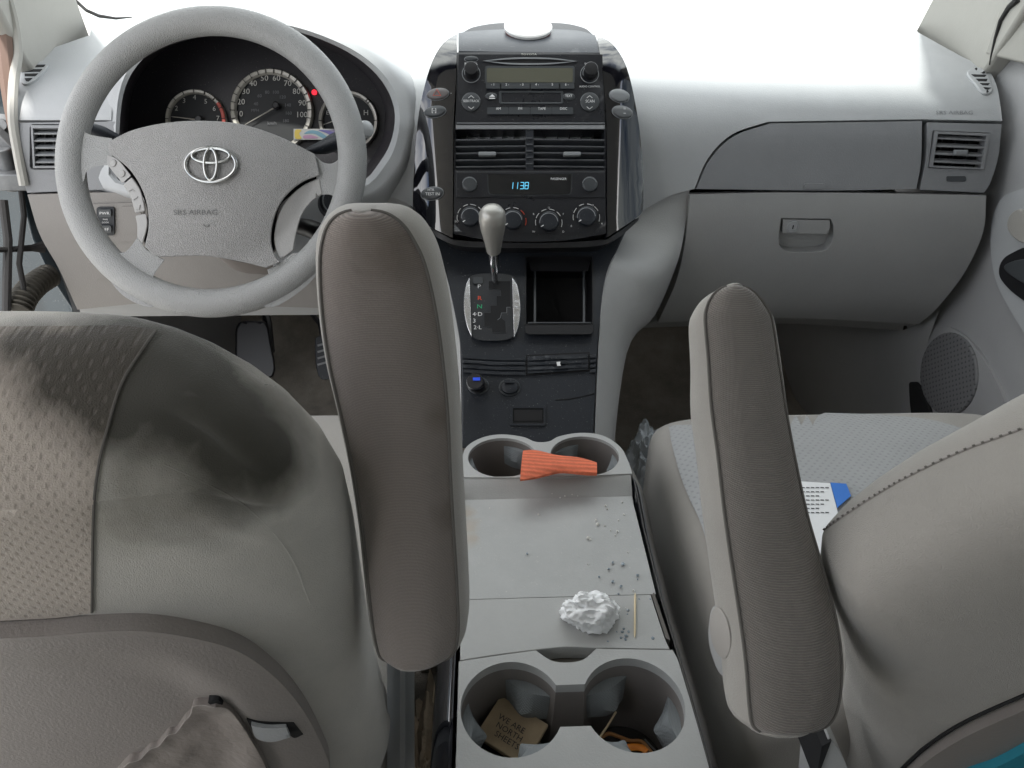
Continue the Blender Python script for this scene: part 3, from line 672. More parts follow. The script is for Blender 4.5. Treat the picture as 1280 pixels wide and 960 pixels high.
# radio
rad = key(stk, 'radio', M_fas, [(573.5, 68), (753, 68), (755.5, 156), (571, 156)], .0012, bev=.0008)
bb = B()
panel(bb, K, sp([(603, 76, 1), (632, 72.5), (660, 71.5), (692, 72.5), (722, 76.5, 1), (692, 80), (660, 81), (632, 80)], 5), .0032, 0, holes=[sp([(608, 76.3, 1), (635, 74.2), (660, 73.6), (690, 74.2), (717, 76.6, 1), (690, 78.4), (660, 79), (635, 78.4)], 4)], step=6, grid=False)
bb.build('disc_slot_trim', M_butl, rad)
key(rad, 'disc_slot', M_void, sp([(608, 76.3, 1), (635, 74.2), (660, 73.6), (690, 74.2), (717, 76.6, 1), (690, 78.4), (660, 79), (635, 78.4)], 4), .0016, bev=0)
key(rad, 'display_frame', M_but, rr(606, 82.5, 718.5, 105, 3), .0026)
key(rad, 'radio_display', M_lcd, rr(608.5, 85, 716, 103, 2), .0031, bev=0)
for i in range(6):
    x0 = 607.5+18.4*i+(.8 if i % 2 else 0); key(rad, 'preset_button', M_but, rr(x0, 104.3, x0+17.6, 110.8, 1), .0045, bev=.0008)
mark(rad, [('- 1', 616, 107.5, 3, .0048), ('2 -', 634, 107.5, 3, .0048), ('- 3', 652, 107.5, 3, .0048), ('4 -', 671, 107.5, 3, .0048), ('5', 690, 107.5, 3, .0048), ('6 -', 708, 107.5, 3, .0048),
           ('PWR·VOL', 589, 80.3, 2.7, .0015), ('TUNE', 735, 80.6, 2.7, .0015), ('AUDIO CONTROL', 737, 108.7, 2.2, .0015)])
mark(rad, [('TOYOTA', 661, 68.6, 2.4, .0016, 1.4)], mat('radio_badge', (.5, .5, .45), .4), name='badge_lettering')
disc(rad, 'oval_button', M_but, 589, 74, 8, .003, ry=3.2); rim(rad, 'button_rim', M_butl, 589, 74, 8.6, .0004, ry=3.7)
for x, y in ((589, 91), (737, 91.5)):
    rim(rad, 'knob_rim', M_butl, x, y+1, 11.2, .0006, h=.0016); k_ = disc(rad, 'volume_knob' if x < 600 else 'tuning_knob', M_black, x, y, 8.8, .016, dome=.03, bev=.12); rim(rad, 'knob_edge', M_butl, x, y-.3, 8.2, .0004, h=.0155, a0=20, a1=200)
for x, t1 in ((589, 'SEEK TRACK'), (737, 'SCAN')):
    disc(rad, 'round_button_well', M_void, x, 128, 13.2, .0006, dome=0); disc(rad, 'round_button', M_but, x, 128, 11.8, .0035, dome=.2); rim(rad, 'button_rim', M_butl, x, 128, 11.6, .00045, h=.0028, a0=15, a1=170)
mark(rad, [('SEEK/TRACK', 589, 128, 3.0, .0048, .82), ('SCAN', 737, 128.3, 3.6, .0048, .85)])
for x in (589, 737):
    for s_, yy in ((1, 120.8), (-1, 135)):
        bb = B(); bb.bar(K(x-3.5, yy+1.6*s_, .0042), K(x, yy-1.3*s_, .0042), .0006, .0005, K.n); bb.bar(K(x, yy-1.3*s_, .0042), K(x+3.5, yy+1.6*s_, .0042), .0006, .0005, K.n); bb.build('arrow_mark', M_white, rad)
bb = B(); panel(bb, K, rr(624, 113.5, 704, 130, 2), .0022, -.001, holes=[rr(627, 116, 701.5, 128, 1)], step=6, grid=False); bb.build('cassette_frame', M_but, rad, bevel=.0006)
key(rad, 'cassette_door', mat('smoked_plastic', (.014, .012, .016), .25), [(622, 111), (706, 111), (706, 132), (622, 132)], -.006, h0=-.010, bev=0)
disc(rad, 'eject_button', M_but, 614, 121, 7.5, .003, ry=4.5); disc(rad, 'text_button', M_but, 711, 121.5, 7.5, .003, ry=4.5)
mark(rad, [('TEXT', 710.5, 121.5, 3, .0042, .85)])
bb = B(); panel(bb, K, [(611.5, 121), (615.3, 117.8), (619, 121)], .0045, .004, grid=False); panel(bb, K, [(611.5, 122.2), (619, 122.2), (619, 123.4), (611.5, 123.4)], .0045, .004, grid=False); bb.build('eject_mark', M_white, rad)
for i, t1 in enumerate(('AM', 'FM', 'TAPE', 'DISC')):
    x0 = 609+27*i; key(rad, 'source_button', M_but, rr(x0, 134.2, x0+26.5, 142.8, 1.3), .004, bev=.0009); mark(rad, [(t1, x0+14, 137.4, 3, .0043)])
key(stk, 'trim_line', M_butl, [(570.5, 153.4), (756, 153.4), (756, 154.4), (570.5, 154.4)], .0022, bev=.0003); 
# centre air vents
for x0, x1 in ((569.5, 657), (667, 756)):
    vb = B(); ww = Frame(K.o-K.n*.03, K.u, K.v); vb = B()
    panel(vb, K, [(x0, 160), (x1, 160), (x1, 213), (x0, 213)], -.034, -.037, grid=False); av = vb.build('air_vent', M_void, stk)
    for y in (174.5, 183, 191.3, 199.8, 208.2):
        s_ = B(); rws = []
        for k in range(13):
            t = k/12; x = x0+(x1-x0)*t; sag = (-.6+1.2*(t if x0 < 600 else 1-t))*-.8
            a = K(x, y+sag, -.0015); up_ = K.v; nn = K.n; f_ = (nn*.82-up_*.0).normalized()
            rws.append([a+nn*.0+up_*.0011, a-up_*.0011, a-f_*.016-up_*.0042, a-f_*.016-up_*.0024])
        s_.grid(rws, cu=True); s_.f.append((0, 1, 2, 3)); k0 = len(rws)*4-4; s_.f.append((k0+3, k0+2, k0+1, k0)); s_.build('slat', M_dark if y < 170 else mat('slat_plastic', (.06, .063, .07), .32) if 'slat_plastic' not in MATS else MATS['slat_plastic'], av, bevel=.0004)
    for j in range(5):
        s_ = B(); x = x0+(x1-x0)*(j+1)/6; s_.bar(K(x, 163, -.024), K(x, 211, -.024), .0012, .010, K.n); s_.build('vane', M_black, av)
    x = 609 if x0 < 600 else 715
    s_ = B(); s_.box(K(x, 193, .002), T((.0118, 0, 0)), K.n*.004, K.v*.0026); s_.build('thumb_tab', M_butl, av, bevel=.001)
dv = key(stk, 'vent_divider', M_dark, [(657, 161), (667, 161), (667, 213), (657, 213)], -.001, h0=-.02)
for y in (172, 180, 188, 196, 204): key(dv, 'divider_rib', MATS['slat_plastic'], [(657.5, y), (666.5, y), (666.5, y+1.6), (657.5, y+1.6)], .0012, h0=-.002, bev=.0004)
key(stk, 'vent_brow', M_mid, [(570, 155.5), (756, 155.5), (756, 161.5), (570, 161.5)], .0008, bev=.001)
# clock panel
ck = key(stk, 'clock_panel', M_fas, [(570, 214.5), (756.5, 214.5), (756.5, 247), (570, 247)], .0016)
key(ck, 'clock_frame', M_but, sp([(609, 218, 1), (715.5, 218, 1), (714.5, 240), (711, 243.6), (660, 244.5), (614, 243.6), (610, 240)], 4), .0020)
key(ck, 'clock_display', M_clk, sp([(610, 217.5, 1), (714.5, 217.5, 1), (713.3, 239), (710, 242.6), (660, 243.4), (615, 242.6), (611.3, 239)], 4), .0026, bev=0)
SEG = {'1': 'bc', '3': 'abgcd', '8': 'abcdefg'}
bb = B()
def segd(ch, x, y, wd, hd):
    sl = .16
    pt = lambda a, c: K(x+a*wd-(c-1)*hd*sl*0+sl*hd*(1-c)*.6, y+(c-1)*hd, .0030)
    E = {'a': ((0, 0), (1, 0)), 'b': ((1, 0), (1, 1)), 'c': ((1, 1), (1, 2)), 'd': ((0, 2), (1, 2)), 'e': ((0, 1), (0, 2)), 'f': ((0, 0), (0, 1)), 'g': ((0, 1), (1, 1))}
    for c in SEG[ch]: (a, c1), (e, c2) = E[c]; bb.bar(pt(a, c1), pt(e, c2), .0009, .0003, K.n)
for ch, x in (('1', 637), ('1', 643), ('3', 650.5), ('8', 656.3)): segd(ch, x, 232, 4.1, 4.0)
bb.build('clock_digits', M_cyan, ck)
mark(ck, [('PASSENGER', 698, 224.5, 2.8, .003, .95)])
for x, y, r in ((587, 231, 9.5), (737, 231, 9.5)):
    disc(ck, 'knob_well', M_void, x, y, r+2.2, .0005, dome=0); disc(ck, 'push_knob', M_but, x, y, r, .005, dome=.1); rim(ck, 'knob_rim', M_butl, x, y, r*.95, .0005, h=.0052, a0=20, a1=165)
# heater dials
hp = key(stk, 'heater_panel', M_fas, [(569, 249), (757, 249), (757.5, 291), (568, 291)], .0012)
for x, y, r in ((588, 272, 12), (641, 276, 12), (686, 278, 12), (733, 271.5, 12)):
    disc(hp, 'dial_well', M_black, x, y, r+3, .0005, dome=0); disc(hp, 'heater_dial', M_but if False else M_dark, x, y, r, .011, dome=.02, bev=.15); rim(hp, 'dial_edge', M_butl, x, y-.2, r*.93, .0006, h=.0108, a0=5, a1=185)
    for a0, a1 in ((28, 52), (64, 86), (100, 122), (136, 160), (168, 192), (-20, 12)):
        rim(hp, 'dial_scale', M_white if not (x == 641 and a0 in (28, -20)) else M_red, x, y, r+4.6, .00042, h=.0016, a0=a0, a1=a1, n=5)
    bb = B(); bb.bar(K(x-9.5, y+5.2, .0117), K(x-6.5, y+3.4, .0117), .0012, .0004, K.n); bb.build('pointer', M_white, hp)
mark(hp, [('LO', 571, 277, 2.6, .0016), ('HI', 606, 276, 2.6, .0016), ('°', 588, 257, 3, .0016), ('1', 726, 257, 2.5, .0016), ('3', 741, 257, 2.5, .0016), ('0', 714, 283, 2.6, .0016), ('4', 752, 280, 2.6, .0016), ('R', 667, 268, 2.4, .0016), ('U', 686, 260, 2.4, .0016), ('F', 704, 268, 2.4, .0016), ('W', 667, 290, 2.4, .0016), ('D', 704, 290, 2.4, .0016)])
# oval buttons on the gloss sides
def oval(x, y, rx, ry, m, rot=0):
    rim(stk, 'oval_button_rim', M_butl, x, y+.5, rx+.6, .0005, mp=S, ry=ry+.6, h=.002); return disc(stk, 'oval_button', m, x, y, rx, .0045, mp=S, ry=ry, dome=.25)
oval(548, 118, 13, 6.5, mat('hazard_grey', (.13, .12, .12), .35))
bb = B(); pts = [S(548, 113.8, .0066), S(543.5, 121.5, .0066), S(552.5, 121.5, .0066)]; bb.tube(pts, .0006, 6, closed=True); bb.build('hazard_triangle', M_red, stk)
oval(544.5, 140, 13, 6.3, M_but); mark(stk, [('[-]', 544.5, 140, 4.5, .0062)], mp=S)
oval(773.5, 120, 12, 6.8, M_butl); oval(777, 140.5, 12, 6.6, mat('oval_grey', (.12, .125, .13), .3)); mark(stk, [('=', 778, 138, 4, .0062), ('-', 778, 143, 5, .0062, 1.6)], mp=S)
oval(541, 242, 13.5, 7, M_but); mark(stk, [('TEST IN', 543, 244, 3.6, .0066), ('HTR', 541, 238.8, 3, .0064)], mp=S)
disc(stk, 'security_lamp', M_white, 564, 117, 1.2, .001, mp=S, dome=.5); disc(stk, 'panel_screw', M_butl, 563.5, 294, 1.5, .001, mp=S)

# round pale pad standing on top of the stack
b = B(); c = S(660, 41, .006); b.lathe(c, T((0, -.30, 1)), [(.0, -.012), (.024, -.012), (.030, -.005), (.0345, .0), (.0345, .003), (.033, .005), (.0, .006)], 40)
o = b.build('phone_holder_base', mat('pale_disc', (.62, .62, .62), .35), None); tag(o, 'round white disc stuck on top of the black centre panel', 'holder base')
b = B(); b.lathe(c, T((0, -.30, 1)), [(.031, -.007), (.0335, -.003), (.032, .0006)], 40, ring=True); q_ = b.build('rubber_edge', mat('disc_edge', (.12, .035, .035), .6), o)

# lower console panel with gate, bin and sockets
La, Lb = P(660, 300, 1.095), P(660, 556, .985)
L_ = Frame((La+Lb)/2, T((1, 0, 0)), La-Lb)
low = stk
bin_ = rr(658, 321, 740, 408, 2)
b = B(); panel(b, L_, sp([(530, 275, 1), (790, 275, 1), (775, 305), (759, 345), (748, 430), (744, 500), (741.5, 557, 1), (660, 560), (577, 560, 1), (577.5, 500), (575.5, 435), (565, 375), (550, 315)], 5), 0, -.012, holes=[bin_], step=12)
b.build('lower_panel', M_dark, low, bevel=.0015)
bx = key(low, 'storage_bin', M_black, rr(656, 404, 742, 418, 6), .010, mp=L_, bev=.003, h0=-.01)
for a_, c_, d0, d1, m_ in (((655, 318), (743, 412), -.062, -.066, M_void),): key(bx, 'bin_back', m_, [(a_[0], a_[1]), (c_[0], a_[1]), (c_[0], c_[1]), (a_[0], c_[1])], d0, mp=L_, h0=d1, bev=0)
bb = B()
pl = [(657.5, 321), (740.5, 321), (740.5, 405), (657.5, 405)]; n4 = [L_(x, y, .0015) for x, y in pl]; n5 = [L_(*p_, 0)-L_.n*.063 for p_ in pl]; pl2 = [(656, 319.4), (742, 319.4), (742, 407), (656, 407)]
n6 = [L_(x, y, .0015) for x, y in pl2]; n7 = [L_(x, y, -.004) for x, y in pl2]
bb.grid([n7, n6, n4, n5], cu=True); bb.build('bin_wall', M_black, bx)
for x in (668.5, 730): bb = B(); bb.bar(L_(x, 338, -.020), L_(x, 404, -.010), .0035, .004, L_.n); bb.build('bin_rail', M_but, bx, bevel=.0008)
key(bx, 'bin_flap', M_black, [(659, 322), (739.5, 322), (735, 339), (664, 339)], -.012, mp=L_, h0=-.016, bev=.001)
key(bx, 'bin_lip', M_but, [(660, 402.6), (739, 402.6), (739, 404.2), (660, 404.2)], .0115, mp=L_, h0=0, bev=.0004)
for i in range(4):
    y = 444+i*6.1
    key(low, 'ribbed_band', M_dark, sp([(578.5, y-.5, 1), (620, y+2), (657, y+2.5, 1), (657, y+6.5, 1), (620, y+6), (578.5, y+3.5, 1)], 3), .0028, mp=L_, bev=.001)
    key(low, 'ribbed_band', M_dark, [(737.5, y), (745, y-1), (745, y+3), (737.5, y+4)], .0028, mp=L_, bev=.001)
key(low, 'switch_gap', M_void, [(657.4, 443.6), (737, 440), (737, 464), (657.4, 469.5)], .0008, mp=L_, bev=0)
sw = key(low, 'switch_plate', M_dark, [(659.5, 445.5), (735, 442), (735, 462), (659.5, 467)], .0042, mp=L_, bev=.001)
for i in range(3): key(sw, 'plate_rib', M_dark, [(660, 448+i*6), (734.5, 444.5+i*6), (734.5, 447.2+i*6), (660, 450.8+i*6)], .0056, mp=L_, bev=.0008)
bb = B(); panel(bb, L_, [(695.5, 452.5), (700.5, 452), (700, 455), (701.5, 457), (696.5, 457.5)], .0068, .006, grid=False); bb.build('seat_symbol', M_white, sw)
# ashtray pull
bb = B(); panel(bb, L_, rr(637, 506.5, 682, 532, 2), .0022, 0, holes=[rr(641, 510, 679.5, 529.5, 1)], step=6, grid=False); ap = bb.build('ashtray_pull', M_dark, low, bevel=.0008)
key(ap, 'pull_recess', M_void, rr(641, 510, 679.5, 529.5, 1), .0006, mp=L_, bev=0); key(ap, 'pull_bar', M_black, rr(642.5, 512.5, 678, 526, 1), .0014, mp=L_, bev=.0008)
bb = B(); bb.tube([L_(x, y, .0005) for x, y in sp([(694, 500), (715, 498), (743, 492)], 6, False)], .0006, 5); bb.build('ashtray_seam', M_black, ap)
# sockets
for x, y in ((598, 482), (637, 484)):
    rim(low, 'socket_ring', M_but, x, y, 12.5, .0012, mp=L_, ry=10.5); disc(low, 'power_socket', M_black, x, y, 11.5, .003, mp=L_, ry=9.6)
key(low, 'socket_tab', M_dark, rr(630, 474.5, 644, 478.5, 1.2), .009, mp=L_, bev=.001); disc(low, 'socket_cap', M_dark, 637, 486, 10.3, .006, mp=L_, ry=8.4)
ch = root('usb_charger', L_(598, 484), 'small black charger with a blue light plugged into the left power socket', 'charger')
bb = B(); ax = (L_.n+T((-.12, 0, -.15))).normalized(); c = L_(598, 484, .0)
bb.lathe(c, ax, [(.0095, 0), (.0100, .014), (.0112, .018), (.0112, .026), (.0102, .030), (0, .030)], 28); bb.build('plug_body', M_black, ch)
bb = B(); bb.lathe(c, ax, [(.0102, .0145), (.0108, .016), (.0102, .0175)], 28, ring=True); bb.lathe(c, ax, [(.0112, .0275), (.0114, .0285), (.0108, .030)], 28, ring=True); bb.build('metal_ring', M_chr, ch)
bb = B(); bb.box(c+ax*.0305+T((.002, 0, .003)), T((.0045, 0, 0)), ax*.0006, ax.cross(T((1, 0, 0)))*.002); bb.build('light', M_blue, ch)
bb = B(); bb.box(c+ax*.0305+T((-.001, 0, -.0035)), T((.0045, 0, 0)), ax*.0006, ax.cross(T((1, 0, 0)))*.0018); bb.build('usb_port', M_butl, ch)

# shift gate
gp = key(low, 'shift_gate', mat('gate_plate', (.03, .032, .036), .32, dust=.3), sp([(590, 344.5), (615, 341.5), (640, 344.5), (647, 355), (650, 383), (647, 408), (641, 421), (628, 425.5), (602, 425.5), (590, 420), (583, 406), (580, 383), (583, 357)], 5), .006, mp=L_, bev=.0015)
key(gp, 'chrome_strip', M_chrb, sp([(587, 346.5, 1), (589.5, 421, 1), (583.5, 406), (579.6, 383), (582, 358)], 6), .0085, mp=L_, bev=.0015)
key(gp, 'chrome_strip', M_chrb, sp([(640, 346, 1), (646.5, 357), (650.5, 383), (648, 408), (642.5, 422, 1), (641, 385)], 6), .0085, mp=L_, bev=.0015)
key(gp, 'release_button', M_but, rr(591.5, 346.5, 603.5, 354.5, 2), .0085, mp=L_, bev=.001)
gate = [(611, 351.5), (638, 351.5), (638, 371), (638, 384), (633.5, 384), (633.5, 391), (627, 391), (627, 398), (632, 402), (632.5, 416), (615, 416), (615, 409.5), (605, 408), (605, 391), (613, 391), (613, 382), (620.5, 382), (620.5, 370), (626, 370), (626, 363), (611, 361)]
bb = B(); panel(bb, L_, gate, .0064, .006, step=5, grid=False); bb.build('gate_slot', M_void, gp, smooth=False)
bb = B(); bb.tube([L_(x, y, .0064) for x, y in [(611, 361), (626, 363), (626, 370), (620.5, 370), (620.5, 382), (613, 382), (613, 391), (605, 391), (605, 408), (615, 409.5), (615, 416), (632.5, 416), (632, 402)]], .0004, 5); bb.build('gate_edge', M_but, gp)
bb = B(); bb.tube([L_(x, y, .0064) for x, y in [(638, 384), (633.5, 384), (633.5, 391), (627, 391), (625.5, 397), (622, 400)]], .0005, 5); bb.build('gate_edge', M_butl, gp)
mark(gp, [('P', 599, 361, 4.8, .0066, 1.25), ('4·D', 597, 395.5, 4.8, .0066, 1.2), ('3', 593, 403.7, 4.8, .0066, 1.2), ('2·L', 597, 412, 4.8, .0066, 1.2)], mp=L_)
mark(gp, [('R', 599.5, 375.5, 5, .0066, 1.3)], M_red, L_); mark(gp, [('N', 599.5, 386, 5, .0066, 1.3)], M_grn, L_)

# shift lever
a0 = L_(619, 360, -.004); top = P(615, 262, .955); ax = (top-a0).normalized()
sl = root('shift_lever', a0, 'silver gear knob on a tapered chrome shaft rising from the gear gate', 'gear lever')
hk = (P(616, 322, 1.0)-a0).dot(ax); Lk = (top-a0).length
b = B(); b.lathe(a0, ax, [(.0042, 0), (.0046, hk*.4), (.0085, hk), (.0095, hk+.012), (0, hk+.012)], 24); b.build('lever_shaft', M_chr, sl)
b = B(); s0 = hk-.004; n_ = Lk-s0
b.lathe(a0, ax, [(.0, s0), (.0092, s0), (.0098, s0+.004), (.0122, s0+n_*.28), (.0155, s0+n_*.55), (.0172, s0+n_*.76), (.0165, s0+n_*.90), (.0135, s0+n_*.98), (.0085, s0+n_*1.025), (.004, s0+n_*1.04), (0, s0+n_*1.043)], 36); b.build('gear_knob', M_silver, sl)

# side wings running from the dash down to the console
wing = root('console_wing', (.12, .98, .4), 'pale plastic cheek between the dark lower panel and the right footwell', 'side trim', 'pale cheeks beside the lower panel')
def wingm(Ap, Bp, rt):
    Ap = sp3(Ap); Bp = sp3(Bp); bb = B(); rows = []; n_ = len(Ap)
    for i, ((x, y, z), (x2, y2, z2)) in enumerate(zip(Ap, Bp)):
        f = min(1, i/(n_*.45)); f = f*f*(3-2*f); rw = []
        za = hdepth((x, y), .006)*(1-f)+z*f if f < 1 else z; zb = hdepth((x2, y2), .004)*(1-f)+z2*f if f < 1 else z2
        p, q = P(x, y, za), P(x2, y2, zb); nn = (q-p).cross(T((0, 0, 1))).normalized(); nn = nn if nn.y < 0 else -nn
        for k in range(13):
            t = k/12
            if f < 1: c = P(x+(x2-x)*t, y+(y2-y)*t, hdepth((x+(x2-x)*t, y+(y2-y)*t), .006)).lerp(p.lerp(q, t), f)
            else: c = p.lerp(q, t)
            rw.append(c+(nn*.016*sin(pi*t)+T((0, -.010*sin(pi*t), 0)))*f)
        rw.append(q+T((0, .05, 0))); rw.append(p+T((0, .05, -.02))); rows.append(rw)
    bb.grid(rows, cu=True); n_ = len(rows[0]); bb.f.append(tuple(range(n_))); bb.f.append(tuple(range((len(rows)-1)*n_, len(rows)*n_))[::-1]); return bb
def sp3(pts, k=5):
    o = []; v = [Vector(p) for p in pts]
    for i in range(len(v)-1):
        p0, a, c, p3 = v[max(i-1, 0)], v[i], v[i+1], v[min(i+2, len(v)-1)]
        for j in range(k): t = j/k; o.append(.5*((2*a)+(c-p0)*t+(2*p0-5*a+4*c-p3)*t*t+(-p0+3*a-3*c+p3)*t**3))
    o.append(v[-1]); return o
wingm([(818, 236, 1.085), (785, 285, 1.08), (768, 320, 1.075), (756, 360, 1.06), (749, 430, 1.035), (743, 570, .98)],
      [(862, 238, 1.125), (856, 285, 1.135), (846, 330, 1.15), (818, 395, 1.17), (780, 440, 1.16), (754, 570, 1.06)], 1).build('cheek', M_low, wing)
wing2 = root('console_wing', (-.12, .98, .4), 'pale plastic cheek between the dark lower panel and the driver footwell', 'side trim', 'pale cheeks beside the lower panel')
wingm([(500, 240, 1.085), (532, 285, 1.08), (550, 320, 1.075), (565, 372, 1.06), (575, 430, 1.035), (577, 570, .98)],
      [(455, 240, 1.125), (455, 285, 1.135), (462, 330, 1.15), (490, 395, 1.17), (530, 440, 1.16), (560, 570, 1.06)], -1).build('cheek', M_low, wing2)

# ============================================================ STEERING WHEEL
ang, yw = R(34), R(-4)
wn = T((sin(yw)*cos(ang), -cos(yw)*cos(ang), sin(ang))); wu = T((0, 0, 1)).cross(wn).normalized(); wv = wn.cross(wu)
W0 = P(264, 202, .96); W = Frame(W0, wu, wv)
whl = root('steering_wheel', W0, 'light grey steering wheel with four spokes and airbag pad in front of the gauges', 'steering wheel')
RM, rt_ = .1775, .0178
b = B(); rows = []
for i in range(120):
    a = 2*pi*i/120; d = wu*cos(a)+wv*sin(a); c = W0+d*RM
    rows.append([c+d*rt_*cos(t)*1.0+wn*rt_*.92*sin(t) for t in [2*pi*k/24 for k in range(24)]])
b.grid(rows, cu=True, cv=True); b.build('rim', M_whl, whl)
def WD(px, py, h=0):
    q = W(px, py) - W0; r2 = (q.length/.1)**2; return W(px, py, h - .012*min(r2, 1.6))
class _M:
    def __init__(s, f): s.f = f
    def __call__(s, *a): return s.f(*a)
    def nrm(s, px, py):
        a = s.f(px+2, py)-s.f(px-2, py); c = s.f(px, py-2)-s.f(px, py+2); n = a.cross(c).normalized(); return n if n.dot(ray(px, py)) < 0 else -n
WDm = _M(WD)
def spoke(poly, h1=.006, h0=-.012, st=8, bev=.006, dip=.0):
    bb = B(); f = lambda x, y, h=0: W(x, y, h)
    panel(bb, f, sp(poly, 6), h1, h0, step=st); return bb.build('spoke', M_whl, whl, bevel=bev, seg=4)
spoke([(84, 152), (98, 158), (112, 168), (140, 173, 1), (140, 206, 1), (120, 208), (108, 215), (103, 228), (86, 232)])
spoke([(392, 193, 1), (404, 203), (416, 204), (425, 196), (431, 178), (446, 186), (448, 268), (433, 272), (424, 254), (414, 244), (398, 244, 1)])
spoke([(172, 297, 1), (183, 312, 1), (206, 325, 1), (196, 338), (190, 352), (197, 364), (207, 374), (185, 384), (150, 366), (128, 330), (142, 318), (158, 314)])
spoke([(334, 337, 1), (352, 327, 1), (368, 316), (386, 320), (402, 314), (402, 335), (378, 362), (342, 384), (318, 376), (331, 366), (338, 352)])
hub = sp([(136, 177, 1), (165, 163), (205, 154), (250, 151), (300, 155), (350, 171), (394, 193, 1), (400, 219, 1), (376, 229), (355, 248), (343, 272), (339, 300), (344, 320), (351, 327, 1), (333, 335, 1), (300, 327), (255, 320), (208, 321), (193, 319), (181, 308, 1), (186, 280), (181, 245), (163, 213), (136, 191, 1)])
b = B(); panel(b, WDm, hub, .030, -.02, step=9); hb = b.build('airbag_pad', M_whp, whl, bevel=.007, seg=4)
b = B(); panel(b, WDm, sp([(145, 180), (250, 153), (392, 195), (398, 222), (370, 240), (348, 262), (342, 318), (325, 331), (250, 318), (190, 316), (180, 300), (184, 262), (165, 222), (140, 198)]), .012, -.03, step=12); b.build('hub_core', M_void, whl)
def strip(poly, nm, h=.0255):
    bb = B(); panel(bb, WDm, sp(poly, 5), h, 0, step=6); return bb.build(nm, M_whb, whl, bevel=.003)
strip([(134.5, 193, 1), (148, 200), (164, 219.5, 1), (153, 229, 1), (140, 213), (133.5, 205, 1)], 'button_strip')
strip([(165, 221, 1), (176, 238), (182.5, 264, 1), (169, 267, 1), (163, 246), (154, 230.5, 1)], 'button_strip')
strip([(183, 266.5, 1), (184.5, 282), (178.5, 306, 1), (171.5, 297, 1), (171.5, 282), (169.3, 269.5, 1)], 'button_strip')
strip([(400, 222, 1), (403, 243, 1), (390, 252), (377, 270), (370, 295), (367, 313, 1), (352, 324.5, 1), (346, 315), (342.5, 297), (347, 272), (358, 251), (377, 233)], 'lower_insert', .026)
for x, y in ((142, 204), (153, 217)): disc(whl, 'button_dimple', M_whb, x, y, 3.6, .0014, mp=WDm, base=.0255, dome=.3)
bb = B()
for pl in ([(161, 239), (165, 236.5), (168, 239)], [(167, 250), (172, 246)], [(170, 262), (174, 262), (175, 256)]): bb.tube([WD(x, y, .0262) for x, y in pl], .0005, 5); 
bb.build('button_mark', M_whb, whl)
# emblem
em = []
bb = B()
def we(cx, cy, rx, ry, h=.033, n=48): return [WD(x, y, h) for x, y in ell(cx, cy, rx, ry, n)]
bb.tube(we(263.5, 206, 31.5, 21.5), .0023, 10, closed=True); bb.tube(we(264, 194.5, 23.5, 9, .034), .0019, 8, closed=True); bb.tube(we(263.5, 205.5, 8, 19.5, .0345), .0019, 8, closed=True)
bb.build('emblem', mat('emblem_chrome', (.42, .42, .41), .25, metal=1), hb)
b = B(); panel(b, WDm, ell(263.5, 206, 36, 25.5, 40), .0312, .029, step=8); b.build('emblem_plate', M_whp, hb, bevel=.0008)
mark(hb, [('SRS AIRBAG', 258, 268, 6.2, .0308, 1.15)], mat('embossed_letters', (.09, .09, .09), .6), WDm, 'lettering')
bb = B(); bb.tube([WD(x, y, .031) for x, y in ell(258, 280, 3.5, 3.5, 8, 0, 180)], .0004, 5); bb.build('pad_mark', MATS['embossed_letters'], hb)
# column with stalks, behind the wheel
colm = root('steering_column', (-.4, 1.08, .6), 'grey steering column shroud with ignition lock and black stalks behind the wheel', 'steering column')
axc = -wn; c0 = W0+axc*.035
b = B(); secs = []
for k, (h, rx, rz) in enumerate(((.0, .045, .045), (.012, .062, .058), (.05, .068, .07), (.16, .075, .085))):
    secs.append([c0+axc*h+wu*rx*se(cos(2*pi*i/32), .7)+wv*(rz*se(sin(2*pi*i/32), .7)-.025) for i in range(32)])
loft(b, secs); b.build('column_shroud', mat('shroud_plastic', (.19, .17, .16), .55, bump=GR), colm)
b = B(); secs = []
for (y, x0, x1, zc) in ((318, 365, 420, 1.05), (262, 372, 432, 1.04), (240, 384, 440, 1.05)):
    pass
panel(b, Frame(P(400, 280, 1.07), wu, wv), sp([(350, 245, 1), (408, 238), (432, 240), (438, 262), (430, 320), (400, 345), (340, 345, 1)]), 0, -.05, step=10); b.build('column_side', M_pad, colm, bevel=.012, seg=4)
qf = Frame(P(417, 254, 1.055), wu, wv)
b = B(); cI = qf(417, 254); b.lathe(cI, (wn+wu*.45).normalized(), [(.020, -.01), (.020, .006), (.017, .010), (.014, .010), (.013, .006), (0, .006)], 28); ig = b.build('ignition_lock', M_dark, colm)
b = B(); nn = (wn+wu*.45).normalized(); b.lathe(cI, nn, [(.0165, .0095), (.0175, .0115), (.0155, .012)], 28, ring=True); b.box(cI+nn*.009, wu*.002, nn*.003, wv*.007); b.build('lock_ring', M_butl, colm)
def stalk(pts, rr_, nm, m_): bb = B(); bb.tube(pts, rr_, 16); return bb.build(nm, m_, colm)
stalk([P(360, 205, 1.06), P(390, 188, 1.03), P(405, 184, 1.025), P(418, 178, 1.02), P(440, 168, 1.01), P(452, 161, 1.0)], [.005, .006, .0095, .0115, .011, .009], 'wiper_stalk', M_dark)
bb = B(); bb.lathe(P(456, 162, 1.0), (P(462, 158, .985)-P(440, 168, 1.01)).normalized(), [(.0, -.006), (.008, -.006), (.0115, 0), (.010, .006), (.005, .009), (0, .010)], 20); bb.build('stalk_tip', M_pad, colm)
stalk([P(355, 285, 1.05), P(375, 283, 1.03), P(388, 286, 1.02), P(405, 293, 1.0), P(425, 300, .99)], [.007, .011, .0125, .0125, .011], 'cruise_stalk', M_black)
